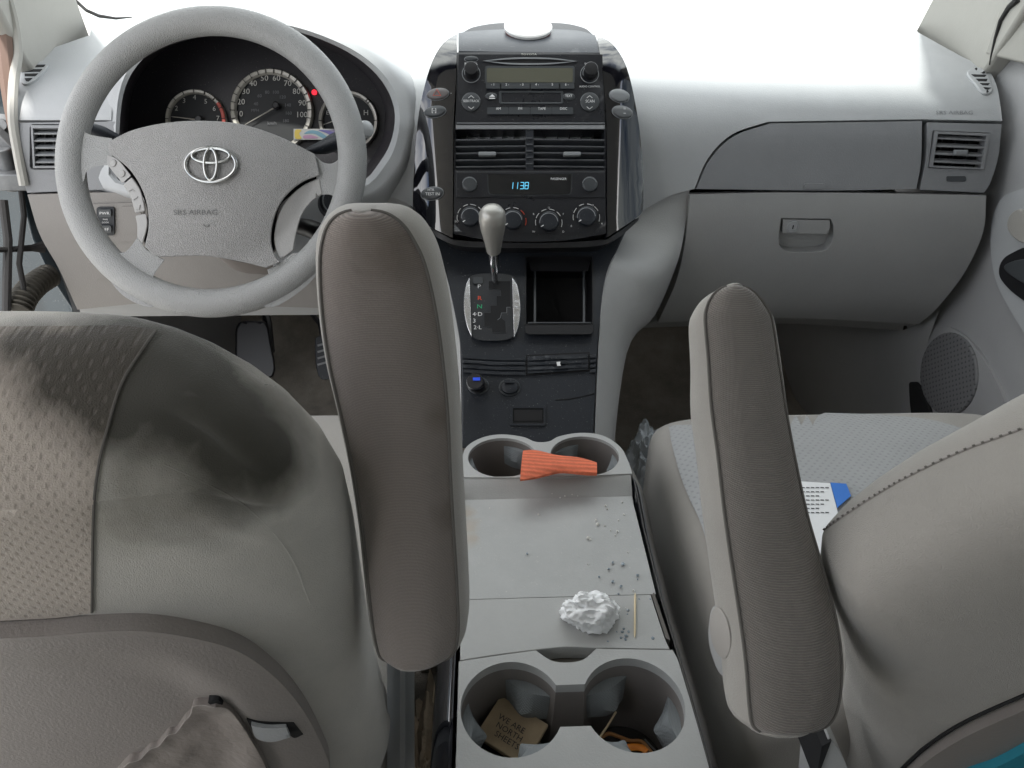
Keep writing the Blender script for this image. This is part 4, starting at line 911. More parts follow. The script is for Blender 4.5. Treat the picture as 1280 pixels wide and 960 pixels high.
stalk([P(150, 175, 1.06), P(128, 166, 1.04), P(112, 160, 1.03)], [.006, .009, .008], 'turn_stalk', M_dark)
# pedals
pd = root('brake_pedal', PY(322, 430, 1.45), 'dark rubber brake pedal half hidden under the steering wheel', 'pedal')
b = B(); f = Frame(PY(322, 430, 1.42), T((1, 0, 0)), T((0, .55, .83))); panel(b, f, sp([(298, 404), (318, 401), (333, 404), (338, 425), (342, 470), (300, 470), (294, 425)], 4), .008, 0, step=10); b.build('pedal_pad', M_black, pd, bevel=.004)
b = B(); b.tube([f(338, 440, 0), f(335, 405, -.02), f(328, 380, -.08)], .009, 8); b.build('pedal_arm', M_black, pd)
pd = root('accelerator_pedal', PY(402, 430, 1.5), 'narrow ribbed accelerator pedal on a thin rod beside the brake', 'pedal')
b = B(); f = Frame(PY(402, 430, 1.48), T((1, 0, 0)), T((0, .55, .83))); panel(b, f, sp([(394, 424), (404, 420), (412, 426), (416, 470), (398, 470)], 4), .012, 0, step=8); b.build('pedal_pad', M_dark, pd, bevel=.004)
b = B(); b.tube([f(405, 430, -.01), f(400, 405, -.03), f(372, 370, -.06)], .0055, 8); b.build('pedal_rod', M_black, pd)
for i in range(4): b = B(); b.bar(f(397, 432+i*8, .014), f(411, 428+i*8, .014), .004, .004, f.n); b.build('pedal_rib', M_mid, pd)

# ============================================================ CENTRE CONSOLE
con = root('centre_console', (0, .5, .05), 'grey console between the seats with tray, lid and four cup holders', 'console')
ZT = .475
Cz = _M(lambda px, py, h=0: PZ(px, py, ZT) + T((0, 0, h)))
def Wd(x, y, z=ZT): return T((x, y, z))
class XY:        # maps plan coordinates (x*1000, -y*1000) straight to world; used with panel()
    def __init__(s, z): s.z = z
    def __call__(s, a, c, h=0): return T((a/1000, -c/1000, s.z+h))
def circ_out(cx, cy, rx, ry, a0, a1, n=24): return [(cx+rx*cos(R(a0+(a1-a0)*i/n)), cy+ry*sin(R(a0+(a1-a0)*i/n))) for i in range(n+1)]
XT = XY(ZT)
# rear cup holder block: two round wells joined by a slot
HX, HY, HR, HRY = 50.5, -386, 42.5, 44
def wells(r, ry, s0, s1):
    """outline of both wells joined by a slot (plan mm, second axis = -Y)"""
    a = 26; p = []
    p += [(-HX+r*cos(R(t)), HY+ry*sin(R(t))) for t in [a+ (360-2*a)*i/40 for i in range(41)]]   # left well, from slot bottom round to slot top
    p += [(HX+r*cos(R(t)), HY+ry*sin(R(t))) for t in [180+a+(360-2*a)*i/40 for i in range(41)]]
    return p
well = wells(HR, HRY, 0, 0)
b = B()
rear = sp([(-95, -432, 1), (-60, -437), (-27, -441, 1), (-14, -430), (0, -427.5), (14, -430), (27, -441, 1), (60, -439), (94.5, -437, 1), (97, -425), (99, -330), (97, -200, 1), (-97, -200, 1)], 4)
panel(b, XT, rear, .006, -.012, holes=[well], step=9)
b.build('cup_holder_block', M_con, con, bevel=.004, seg=4)
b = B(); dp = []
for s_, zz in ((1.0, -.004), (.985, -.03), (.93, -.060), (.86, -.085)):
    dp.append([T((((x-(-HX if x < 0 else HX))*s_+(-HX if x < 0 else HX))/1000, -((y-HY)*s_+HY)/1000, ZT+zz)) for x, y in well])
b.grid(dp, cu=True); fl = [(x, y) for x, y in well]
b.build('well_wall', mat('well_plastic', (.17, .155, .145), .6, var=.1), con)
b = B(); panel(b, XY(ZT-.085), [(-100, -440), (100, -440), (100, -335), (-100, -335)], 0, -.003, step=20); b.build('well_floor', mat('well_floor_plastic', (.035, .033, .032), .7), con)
# rubber flaps gripping a cup
def flap(cx, cy, r, ry, a, wd, dep, z, h=.022, par=con):
    bb = B(); n_ = 10; rows = []
    for i in range(n_+1):
        t = i/n_; an = R(a-wd+2*wd*t); k = (sin(pi*t)**.8 if 0 < t < 1 else 0); inn = dep*k
        pr = []
        for dz, f in ((0, 1), (0, .55), (-h*.5, .0), (-h, .35), (-h, 1)):
            rr2 = 1-(inn*(1-f))/r if f < 1 else 1.0
            pr.append(T(((cx+r*rr2*cos(an))/1000, -(cy+ry*rr2*sin(an))/1000, z+dz)))
        rows.append(pr)
    bb.grid(rows); bb.build('rubber_flap', M_rubb, par)
for sx in (-1, 1):
    for a_, wd in (((180, 30) if sx < 0 else (0, 30)), ((-65, 30) if sx < 0 else (245, 30)), ((62, 30) if sx < 0 else (118, 30))):
        flap(sx*HX, HY, HR-.4, HRY-.4, a_, wd, 21 if a_ not in (62, 118) else 27, ZT-.018 if a_ not in (62, 118) else ZT-.008, .032)
# lid and tray
b = B(); panel(b, XT, sp([(-94, -434.5, 1), (-60, -439.5), (-25, -443.5, 1), (0, -445.5), (25, -443.5, 1), (60, -441.5), (93, -439.5, 1), (91, -452), (88, -503, 1), (-94, -503, 1)], 4), .004, -.012, step=10)
b.build('lid', M_con, con, bevel=.0025)
b = B(); panel(b, XT, sp([(-32, -431, 1), (0, -422), (32, -431, 1), (28, -444), (0, -452), (-28, -444)], 4), -.0125, -.015, step=8); b.build('finger_recess', mat('recess_plastic', (.16, .15, .13), .6), con)
b = B(); panel(b, XT, [(-94, -504.6), (93.5, -504.6), (94.5, -646), (-94, -646)], .0025, -.012, step=12); b.build('tray', mat('tray_plastic', (.37, .375, .37), .5, bump=(600, .7, .0003), var=.05, varscale=30, dust=.9,
    stains=[([((-.088, .105, .428), .016), ((-.086, .085, .428), .014), ((-.089, .125, .428), .012)], (.36, .28, .19), .45, 90)]), con, bevel=.001)
# front holder: a raised block with two lobes
FY, FX, FR_, FRY = -703, 48, 40, 36.5
ZF = .492; XF = XY(ZF)
b = B(); f_out = sp([(-97, -668, 1), (-96, -690), (-91, -722), (-72, -741), (-48, -747), (-22, -741), (-8, -731), (8, -731), (22, -741), (48, -747), (74, -741), (92, -718), (97, -690), (98, -668, 1), (0, -665)], 5)
panel(b, XF, f_out, 0, -.03, holes=[ell(-FX, FY, FR_, FRY, 40), ell(FX, FY, FR_, FRY, 40)], step=9); b.build('front_holder', M_con, con, bevel=.004, seg=4)
b = B()
secs = []
for y_, z_ in ((.669, ZF-.0012), (.664, ZF-.003), (.659, ZF-.008), (.6535, ZT+.006), (.648, ZT+.0005), (.640, ZT-.001), (.640, ZT-.02), (.669, ZT-.02)): secs.append([T((x/1000, y_, z_)) for x in range(-96, 98, 12)])
b.grid(secs, cv=True); b.build('tray_step', M_con, con)
for sx in (-1, 1):
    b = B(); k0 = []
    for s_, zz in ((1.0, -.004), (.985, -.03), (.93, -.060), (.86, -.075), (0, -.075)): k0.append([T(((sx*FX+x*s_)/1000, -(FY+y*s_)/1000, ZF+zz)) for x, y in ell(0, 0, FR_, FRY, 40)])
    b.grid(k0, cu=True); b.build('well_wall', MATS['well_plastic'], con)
    for a_ in ((180, -60, 60) if sx < 0 else (0, 240, 120)): flap(sx*FX, FY, FR_-.4, FRY-.4, a_, 26, 12, ZF-.012, .026)
# gloss side trims and body
for sx in (-1, 1):
    b = B(); secs = []
    for y_, z0, x0 in ((.20, ZT+.004, .0985), (.30, ZT+.004, .0995), (.40, ZT+.004, .099), (.50, ZT+.003, .0965), (.60, ZT+.004, .0975), (.66, ZT+.012, .0985), (.70, ZT+.010, .0985), (.735, ZT-.012, .0955), (.76, ZT-.05, .092)):
        wd = .020*min(1, (.80-y_)/.14); s_ = []
        for f, g_ in ((-.16, -.03), (0, 0), (.07, -.001), (.16, -.0055), (.28, -.007), (.62, -.016), (.85, -.027), (1.0, -.042), (1.05, -.07), (.9, -.10), (-.16, -.10)): s_.append(T((sx*(x0+wd*f), y_, z0+g_)))
        secs.append(s_)
    secs2 = []
    for i in range(len(secs)-1):
        for t in (0, .25, .5, .75): secs2.append([a.lerp(c, t) for a, c in zip(secs[i], secs[i+1])])
    secs2.append(secs[-1]); loft(b, secs2); b.build('gloss_side_trim', M_gloss, con)
b = B(); b.aabox(-.098, .098, .18, .335, .05, ZT-.085); b.aabox(-.098, .098, .44, .72, .05, ZT-.09); b.build('console_body', M_low, con, bevel=.006)
b = B()
for sx in (-1, 1): b.aabox(min(sx*.098, sx*.104), max(sx*.098, sx*.104), .18, .74, .05, ZT-.06)
b.build('side_wall', M_low, con, bevel=.002)
b = B(); panel(b, XT, [(92, -452), (95.5, -450), (92, -506), (89, -503)], .0035, -.01, step=8, grid=False); b.build('tray_gap', M_seam, con)

# things lying on and in the console
def crumple(c, rx, ry, rz, seed, n=40, amp=.35, fr=2.2):
    bb = B(); rows = []
    for i in range(n+1):
        th = pi*i/n; rw = []
        for j in range(2*n):
            ph = pi*j/n; d = T((sin(th)*cos(ph), sin(th)*sin(ph), cos(th)))
            q = d*fr+T((seed, seed*1.7, 0)); k = 1+amp*noise.noise(q)+amp*.42*(1-2.6*abs(noise.noise(q*1.7)))+amp*.05*(1-2*abs(noise.noise(q*5)))
            p = T((d.x*rx*k, d.y*ry*k, max(-rz*.5, d.z*rz*k))); rw.append(c+p)
        rows.append(rw)
    bb.grid(rows, cu=True); return bb
o = crumple(PZ(734, 766, ZT+.012)+T((.003, 0, 0)), .024, .0165, .016, 3.1, 46, .34).build('tissue', M_tiss, None); tag(o, 'crumpled white tissue lying across the joint between tray and lid', 'tissue')
o = None
b = B(); p0, p1 = PZ(794, 741, ZT+.0055), PZ(793.5, 797, ZT+.0055); b.tube([p0, p0.lerp(p1, .08), p0.lerp(p1, .92), p1], [.0003, .001, .001, .0003], 8); o = b.build('toothpick', M_wood); tag(o, 'pale wooden toothpick lying on the console lid right of the tissue', 'toothpick')
# orange rolled paper across the front holders
b = B(); A0, A1 = PZ(652, 582, ZF+.020), PZ(746, 587, ZF+.012); d = (A1-A0); secs = []
for i in range(25):
    t = i/24; c = A0.lerp(A1, t)+T((0, 0, .006*sin(pi*t)*0)); ww_ = .0215*(1-t)**1.1+.0125+.002*sin(9*t); hh_ = .0062-.0012*t; s_ = []
    for j in range(24):
        a = 2*pi*j/24; k = 1+.03*sin(a*9+t*3)+.08*noise.noise(T((t*3, a, 0))); s_.append(c+T((.12, 1, 0)).normalized()*ww_*k*cos(a)*.75+T((0, 0, 1))*hh_*k*sin(a)+T((0, .006*sin(t*3), 0)))
    secs.append(s_)
loft(b, secs); o = b.build('paper_roll', M_orange); tag(o, 'orange ribbed paper folded into a roll lying across the two front cup holders', 'paper')
b = B(); b.box(PZ(632, 597, ZF-.062)+T((0, .01, 0)), T((.010, 0, 0)), T((0, .006, .002)), T((0, 0, .004))); o = b.build('paper_scrap', mat('rust_paper', (.42, .11, .05), .8)); tag(o, 'small rusty orange scrap at the bottom of the front left cup holder', 'paper scrap')
# foil lining scrap in front left holder
# card packet and pens in rear wells
zf = ZT-.080
c = PZ(640, 914, ZT-.050); u_ = T((.80, -.52, -.10)).normalized(); v_ = T((.45, .62, .10)); v_ = (v_-u_*v_.dot(u_)).normalized()
pk = root('card_packet', c, 'brown card packet with dark lettering standing in the rear left cup holder', 'card packet')
b = B(); b.box(c, u_*.025, v_*.021, u_.cross(v_)*.003); b.build('packet', M_cardb, pk, bevel=.001)
pf = Frame(c+u_.cross(v_)*.0031, u_, v_)
class FM:
    def __init__(s, f): s.f = f
    def __call__(s, a, c_, h=0): return s.f.p(a/1000, -c_/1000, h)
bb = B(); f_ = FM(pf)
def ptext(bb, body, fm, cx, cy, size, h=.0003):
    cu = bpy.data.curves.new('t', 'FONT'); cu.body = body; cu.align_x = 'CENTER'; cu.align_y = 'CENTER'; cu.size = 1; cu.resolution_u = 2
    ob = bpy.data.objects.new('t', cu); COL.objects.link(ob); dg = bpy.context.evaluated_depsgraph_get(); me = bpy.data.meshes.new_from_object(ob.evaluated_get(dg)); k = size/.7
    bb.add([fm(cx+v.co.x*k, cy-v.co.y*k, h) for v in me.vertices], [tuple(p.vertices) for p in me.polygons]); bpy.data.objects.remove(ob); bpy.data.meshes.remove(me); bpy.data.curves.remove(cu)
for i, t1 in enumerate(('WE ARE', 'NORTH', 'SHEETS')): ptext(bb, t1, f_, -3+2*i, -4+7.2*i, 5.2, .0004)
bb.build('lettering', M_ink, pk)
ZW = ZT-.055
def low_item(nm, m_, lb, cat, pts, r, flat=1, dz=0):
    bb = B(); n_ = len(pts); bb.tube([PZ(x, y, ZW+dz) for x, y in sp(pts, 4, False)], r, 10, flat=flat); o = bb.build(nm, m_); tag(o, lb, cat)
low_item('thin_stick', M_wood, 'thin yellowish stick leaning inside the rear right cup holder', 'stick', [(748, 924), (759, 908), (770, 890)], .0010, dz=.004)
low_item('bent_stick', mat('amber_plastic', (.34, .16, .05), .4), 'long brown bent stick in the rear right cup holder', 'stick', [(750, 923), (761, 917), (774, 921), (788, 926), (802, 927), (812, 938), (824, 952)], .0017)
low_item('metal_pin', M_metal, 'thin shiny metal pin beside the brown bent stick', 'pin', [(806, 924), (816, 935), (830, 948)], .0008, dz=.003)
low_item('plastic_clip', mat('orange_plastic', (.9, .28, .03), .4), 'bright orange plastic piece at the bottom of the rear right cup holder', 'plastic piece', [(776, 936), (790, 934), (802, 935), (809, 940)], .0034, .5)
# crumbs of broken glass and pale chips on the tray
def crumb(x, y, r, m_, z=ZT+.003):
    bb = B(); c = PZ(x, y, z+r*.6); vs = []
    ico = [(0, 0, 1), (.9, 0, .3), (.2, .85, .35), (-.75, .5, .3), (-.7, -.6, .35), (.3, -.9, .3), (.6, .6, -.5), (-.5, .7, -.5), (-.8, -.2, -.5), (0, -.8, -.5), (.75, -.3, -.5), (0, 0, -.6)]
    vs = [c+T(v)*r*random.uniform(.7, 1.2) for v in ico]
    bm = bmesh.new(); 
    for v in vs: bm.verts.new(v)
    bmesh.ops.convex_hull(bm, input=bm.verts); bm.verts.index_update(); bm.verts.ensure_lookup_table()
    bb.add([v.co.copy() for v in bm.verts if v.link_faces], []); idx = {v: i for i, v in enumerate([v for v in bm.verts if v.link_faces])}
    bb.f = [tuple(idx[v] for v in f.verts) for f in bm.faces]; bm.free(); return bb
GL = [(766, 703, 3.1), (761, 711, 2.4), (779, 705, 4.2), (797, 719, 3.2), (797, 724, 1.8), (766, 727, 3.2), (776, 733, 3.2), (785, 763, 3.2), (784, 768, 2), (816, 798, 3), (778, 790, 3.4), (783, 795, 3.6), (776, 797, 3), (782, 799, 3), (786, 790, 2.6), (780, 786, 2.6), (813, 749, 2.2), (799, 749, 2), (659, 692, 2.4), (749, 721, 2.2), (760, 802, 2.2), (771, 790, 2), (773, 742, 2)]
for x, y, r in GL:
    o = crumb(x, y, r*.00058, M_gsh).build('glass_crumb', M_gsh, smooth=False); tag(o, 'small cube of broken safety glass lying on the console tray or lid', 'glass crumb', 'broken glass crumbs on the console')
CH = [(747, 655, 4), (745, 650, 2.4), (735, 672, 3.6), (738, 674, 2.4), (772, 664, 2.6), (763, 663, 1.8), (780, 643, 2), (757, 632, 2.8), (759, 636, 2.4), (778, 628, 2), (773, 650, 1.8), (673, 643, 2.2), (612, 635, 1.6), (785, 690, 1.7), (792, 738, 2.2), (782, 760, 1.6), (784, 779, 1.6), (735, 705, 1.6), (769, 669, 1.6), (756, 657, 1.7), (700, 622, 2), (706, 620, 1.8), (690, 617, 1.2), (722, 620, 1.3), (715, 618, 1.4)]
for x, y, r in CH:
    zz = ZT+.003 if y > 626 else ZT+.012
    o = crumb(x, y, r*.00052, M_chip, zz).build('pale_chip', M_chip, smooth=False); tag(o, 'tiny pale chip of debris scattered at the front of the console tray', 'chip', 'pale debris chips on the tray')

# ============================================================ SEATS
def knit(name, c, **k): return mat(name, c, .95, sheen=.35, spec=.2, var=.07, varscale=7, **k)
M_fab = knit('seat_velour', (.34, .325, .30), bump=(1300, .8, .0006))
M_fabp = knit('seat_velour_plain', (.34, .322, .298), bump=(1300, .8, .0006))
M_rib = knit('ribbed_velour', (.24, .218, .20), wave=(300, .0005, 'Z'), bump=(900, .8, .0005))
M_ribs = knit('ribbed_velour_fine', (.225, .19, .17), wave=(330, .0003, 'Z'), bump=(900, .8, .0005))
M_ins = knit('dimpled_fabric', (.33, .30, .28), dots=(380, .0012, (0, 2), .22))
M_cus = knit('dotted_cushion', (.37, .375, .38), dots=(620, .0005, (0, 1), .35))
M_back = mat('seat_back_plastic', (.235, .213, .20), .55, bump=GR, var=.04)
M_vin = mat('grey_vinyl', (.21, .185, .17), .36, bump=(120, .6, .0015))

def seat_back(rt, sgn, pts, Y0, slope, depth, ztop_extra, name='backrest', m=None, folds=(), zbot=.26):
    """closed body; pts = outline of the inner shoulder in pixels, projected on the middle plane of the backrest"""
    o_ = T((0, Y0, .9)); v_ = T((0, slope, -1)).normalized(); fr = Frame(o_, T((1, 0, 0)), -v_)
    rows = []
    q = [fr(x, y) for x, y in pts]; cx = .40*sgn
    prof = sorted([(p.z, abs(p.x-cx)) for p in q], reverse=True)
    zt = prof[0][0]; secs = []
    def hw(z):
        for (z0, w0), (z1, w1) in zip(prof, prof[1:]):
            if z1 <= z <= z0: return w0+(w1-w0)*((z0-z)/max(z0-z1, 1e-6))
        return prof[-1][1] if z < prof[-1][0] else prof[0][1]
    N = 150
    for i in range(N+1):
        t = (i/N)**1.6; z = zt-(zt-zbot)*t; w_ = hw(z); d0 = min(1, ((zt-z)/.055))**.5 if z < zt else 0
        dd = depth*(.12+.88*d0)/2; yc = Y0+slope*(.9-z)-.62*dd; s_ = []
        for j in range(180):
            a = 2*pi*j/180; s_.append(T((cx+w_*se(cos(a), .55), yc+dd*se(sin(a), .62), z)))
        secs.append(s_)
    bb = B(); loft(bb, secs)
    for pl, w_, A_ in folds:
        q2 = [p for p in (fr(x, y) for x, y in sp(pl, 6, False))]; n_ = len(q2)
        tmp = BVHTree.FromPolygons(bb.v, bb.f); l3 = []
        for x, y in sp(pl, 6, False):
            h = tmp.ray_cast(CAM, ray(x, y).normalized())
            if h[0] is not None: l3.append(h[0])
        n_ = len(l3)
        if n_ < 3: continue
        lo = min(p.z for p in l3)-4*w_; hi = max(p.z for p in l3)+4*w_; xl = min(p.x for p in l3)-3*w_; xh = max(p.x for p in l3)+3*w_
        for i, v in enumerate(bb.v):
            if not (lo < v.z < hi and xl < v.x < xh) or v.y > Y0: continue
            k = min(range(n_), key=lambda k: (l3[k]-v).length_squared); d = v-l3[k]; t = l3[min(k+1, n_-1)]-l3[max(k-1, 0)]; t.normalize()
            up = T((0, -1, 0)).cross(t); up = up if up.z > 0 else -up; s_ = d.dot(up); al = abs(d.dot(t)); end = sin(pi*min(max((k+.5)/n_, .04), .96))**.6
            f = A_*end*math.exp(-(al/(w_*1.5))**2)*(math.exp(-((s_-w_)/w_)**2)-.9*math.exp(-((s_+.5*w_)/(.55*w_))**2)+.5*math.exp(-((s_+2.2*w_)/w_)**2))
            v.y -= f
    return bb.build(name, m or M_fab, rt), fr
ds = root('driver_seat', (-.40, .45, .05), 'grey fabric front seat with black soot stains on its backrest behind the steering wheel', 'car seat')
dpts = [(120, 391), (172, 394), (200, 398), (240, 408), (285, 425), (335, 451), (375, 479), (412, 517), (437, 560), (448, 610), (455, 660), (463, 720), (472, 780), (484, 825), (493, 860), (480, 900), (455, 942), (440, 990)]
M_soot = knit('sooty_velour', (.34, .325, .30), bump=(1100, .8, .0006))
db, dfr = seat_back(ds, -1, dpts, .380, .085, .125, 0, folds=[([(185, 515), (220, 518), (260, 540), (300, 572), (335, 588), (364, 586)], .0075, .0062), ([(255, 610), (300, 626), (335, 631), (362, 625)], .007, .0042),
    ([(195, 418), (225, 432), (255, 458)], .007, .0022)])
OD = OnMesh(db)
def soot(pts): return [(tuple(OD(x, y)-BASE[db]), r) for x, y, r in pts]
st1 = soot([(215, 445, .060), (260, 470, .058), (300, 505, .060), (325, 540, .052), (335, 570, .042), (160, 440, .058), (110, 440, .048), (180, 490, .058), (230, 530, .060), (275, 560, .055), (150, 520, .035), (70, 440, .035), (90, 470, .035), (130, 490, .04), (30, 430, .03)])
st2 = soot([(300, 590, .035), (340, 600, .028), (180, 600, .04), (230, 610, .045), (160, 650, .03)])
kw = dict(sheen=.35, spec=.2, var=.09, varscale=12, bump=(1300, .8, .0006))
db.data.materials[0] = mat('sooty_velour_back', (.45, .43, .395), .95, stains=[(st2, (.22, .20, .15), .4, 9), (st1, (.026, .025, .019), .9, 11)], **kw)
# dimpled centre insert
b = B(); panel(b, OD, sp([(-400, 412, 1), (60, 410), (150, 409), (194, 414, 1), (176, 440), (152, 480), (136, 530), (124, 580), (117, 640), (115, 764, 1), (60, 771), (-215, 782, 1)], 5), .0012, -.006, step=14); mirror_half(b, -.40, -1)
b.build('centre_insert', mat('sooty_insert', (.41, .36, .315), .95, sheen=.35, spec=.2, dots=(860, .0005, (0, 2), .35), bump=(1100, .8, .0006), stains=[(st1, (.03, .027, .021), .9, 11), (st2, (.15, .13, .10), .5, 9)]), ds, bevel=.0008)
# creases, seams
b = B(); seam(b, OD, [(194, 414), (176, 440), (152, 480), (136, 530), (124, 580), (117, 640), (115, 764)], .0008, .0006); b.build('seam', M_seam, ds)
b = B(); seam(b, OD, [(205, 580), (260, 605), (310, 635), (360, 690), (388, 755)], .0007, -.0003); b.build('seam', db.data.materials[0], ds)
# plastic back shell
shell = sp([(-215, 786, 1), (60, 773), (120, 768), (185, 767), (245, 776), (300, 793), (345, 826), (378, 866), (402, 912), (412, 945), (404, 985), (390, 1000, 1), (-120, 1000, 1)], 5)
inner = dens(sp([(-900, 812), (60, 800), (150, 800), (215, 812), (262, 838), (292, 862), (306, 900), (312, 950), (314, 1030), (-900, 1030)], 4), 4)
ODs = lambda x, y, h=0: OD(x, y)+T((.20, -1, .06))*h
def shell_h(x, y, h=0):
    if h < 0: return ODs(x, y, h)
    d = min(math.hypot(x-p[0], y-p[1]) for p in inner); d = d if inside(x, y, inner) else -d
    t = max(0, min(1, (d+20)/60)); return ODs(x, y, h-.009*t*t*(3-2*t))
b = B(); panel(b, shell_h, shell, .013, -.012, step=9); mirror_half(b, -.40, -1); sh = b.build('back_shell', M_back, ds, bevel=.006, seg=4)
wav = [(118, 975), (140, 960), (152, 948), (165, 935), (178, 932), (190, 921), (200, 917), (212, 903), (222, 900), (232, 886), (240, 878), (244, 866), (256, 862), (272, 858, 1), (286, 863), (305, 882), (325, 912), (338, 940, 1), (338, 995, 1), (118, 995, 1)]
wavd = dens(sp(wav[:14], 4, False)[:-1], 4)
wavd = [p for p in wavd if not (p[1] > 940 and p[0] > 200)]
def flap_h(x, y, h=0):
    d = min(math.hypot(x-p[0], y-p[1]) for p in wavd); base = shell_h(x, y, .013)
    return base+T((.20, -1, .06))*(.0045+.0014*math.exp(-(d/8)**2)+.0014*math.exp(-d/60)*noise.noise(T((x*.035, y*.035, 3)))*2 if h > .01 else -.004)
b = B(); panel(b, flap_h, sp(wav, 4), .0175, .002, step=7); fl_ = b.build('pocket_flap', M_vin, ds, bevel=.002)
b = B(); panel(b, OD, sp([(310, 874, 1), (330, 878), (365, 880, 1), (376, 895, 1), (366, 899), (358, 893), (345, 889), (318, 890, 1)], 4), .0136, .006, step=6); b.build('latch_recess', M_void, sh)
b = B(); panel(b, OD, sp([(316, 877, 1), (335, 881), (356, 881, 1), (361, 893, 1), (340, 898), (322, 893)], 4), .0165, .006, step=6); b.build('latch_lever', M_pad, sh, bevel=.0015)
b = B(); panel(b, OD, sp([(264, 855, 1), (276, 852), (284, 862, 1), (272, 862, 1)], 3), .0125, .004, step=5); b.build('flap_slot', M_void, sh)
# cushion and base of the driver seat
def cushion(rt, cx, x_in, Yf, Yb, zt, zb, m, name='cushion'):
    hw_ = abs(cx-x_in); secs = []
    N = 26
    for i in range(N+1):
        t = i/N; a = -pi/2+pi*t; yy = (Yf+Yb)/2+(Yf-Yb)/2*se(sin(a), .42); k = max(abs(cos(a)), .001)**.30
        s_ = []
        for j in range(64):
            g_ = 2*pi*j/64; s_.append(T((cx+hw_*se(cos(g_), .42)*(.80+.20*k), yy, (zt+zb)/2+(zt-zb)/2*k*se(sin(g_), .40)+.012*(1 if sin(g_) > 0 else 0)*abs(cos(g_))**2*k)))
        secs.append(s_)
    bb = B(); loft(bb, secs); return bb.build(name, m, rt)
cushion(ds, -.40, -.150, .845, .37, .485, .28, M_fabp)
b = B(); b.aabox(-.60, -.175, .28, .74, .07, .30); b.build('seat_base', M_low, ds, bevel=.02)
b = B()
for pl in ((484, 838, 518, 838, 522, 990, 470, 990),):
    b.grid([[P(pl[0]+(pl[2]-pl[0])*u, 800+v*190, .565+.12*v)+T((0, .02*sin(pi*u), 0)) for u in (0, .2, .4, .6, .8, 1)] for v in (0, .25, .5, .75, 1)]); 
    b.grid([[P(pl[0]+(pl[2]-pl[0])*u, 800+v*190, .60+.12*v) for u in (0, .2, .4, .6, .8, 1)] for v in (0, .25, .5, .75, 1)], flip=True)
b.build('side_cover', M_pad, ds)

# armrests: ribbed face between two seams, plain sides
def armrest(rt, rows_, offs, m_face, m_side, capdir):
    """rows: (xl, xr, y, zc) of the near face; body runs back by offs"""
    r5 = []
    v = [Vector((*r_,)) for r_ in [Vector(r_) for r_ in rows_]]
    for i in range(len(rows_)-1):
        p0, a, c, p3 = [Vector(rows_[max(min(k, len(rows_)-1), 0)]) for k in (i-1, i, i+1, i+2)]
        for j in range(5): t = j/5; r5.append(.5*((2*a)+(c-p0)*t+(2*p0-5*a+4*c-p3)*t*t+(-p0+3*a-3*c+p3)*t**3))
    r5.append(Vector(rows_[-1])); side = []; face = []
    n_ = len(r5)
    for i, r_ in enumerate(r5):
        xl, xr, y, z, dep = r_; A, C_ = P(xl, y, z), P(xr, y, z); bk = offs*dep; mid_ = (A+C_)/2; nn = -offs.normalized()
        face.append([A.lerp(C_, t)+nn*(.010*(1-abs(2*t-1)**2.6))*min(1, dep*1.5) for t in [k/14 for k in range(15)]])
        ring = [A]; w_ = C_-A; wn_ = w_.normalized()*min(.006, w_.length*.12)
        ring += [A-wn_*.55+bk*.10, A-wn_*.9+bk*.28, A-wn_+bk*.5, A-wn_*.8+bk*.75, A-wn_*.1+bk*.93, A+wn_*1.2+bk, C_-wn_*1.2+bk, C_+wn_*.1+bk*.93, C_+wn_*.8+bk*.75, C_+wn_+bk*.5, C_+wn_*.9+bk*.28, C_+wn_*.55+bk*.10, C_]
        side.append(ring)
    f1 = B(); f1.grid(face)
    s1 = B(); s1.grid(side)
    for k in (0, -1):
        rg = side[k]+face[k][::-1][1:-1]; c = sum(rg, T((0, 0, 0)))/len(rg); k2 = 3 if k == 0 else -4
        c2 = sum(side[k2]+face[k2], T((0, 0, 0)))/len(side[k2]+face[k2]); dr = (c-c2).normalized(); Rr = capdir[0] if k == 0 else capdir[1]
        rings = [[c+(p-c)*cos(pi/2*q_/7)+dr*Rr*sin(pi/2*q_/7) for p in rg] for q_ in range(8)]
        s1.grid(rings, cu=True)
    sd_ = s1.build('armrest', m_side, rt); fo = f1.build('ribbed_face', m_face, sd_, ang=80, clean=True)
    b2 = B(); b2.tube([r_[0]-offs.normalized()*.0004 for r_ in face], .0011, 6); b2.tube([r_[-1]-offs.normalized()*.0004 for r_ in face], .0011, 6)
    b2.build('seam', M_seam, sd_)
    return sd_
arm_rows = [(440, 464, 263, .4200, .32), (431, 478, 265, .4198, .48), (420, 491, 270.5, .4197, .68), (410.5, 504, 281, .4198, .86), (404, 516, 298, .421, .95), (400, 531, 330, .424, 1), (403, 545, 390, .432, 1), (412, 554, 455, .442, 1), (427, 560, 520, .452, 1), (442, 563, 590, .463, 1), (453, 567, 660, .474, 1), (460, 571, 725, .485, 1), (466, 573, 780, .494, 1), (471, 570, 808, .499, .95), (476, 562, 821, .501, .8), (485, 548, 826, .502, .55)]
_b = BASE[ds]; M_ribs = knit('worn_ribbed_velour', (.265, .23, .208), wave=(330, .0003, 'Z'), bump=(900, .8, .0005), stains=[([(tuple(P(x, y, z)-_b), r) for x, y, z, r in ((488, 318, .42, .024), (470, 300, .42, .016), (545, 520, .45, .012), (556, 640, .47, .014), (430, 600, .46, .02))], (.13, .10, .075), .45, 30)])
armrest(ds, arm_rows, T((.002, .046, -.006)), M_ribs, M_fabp, (.0028, .004))

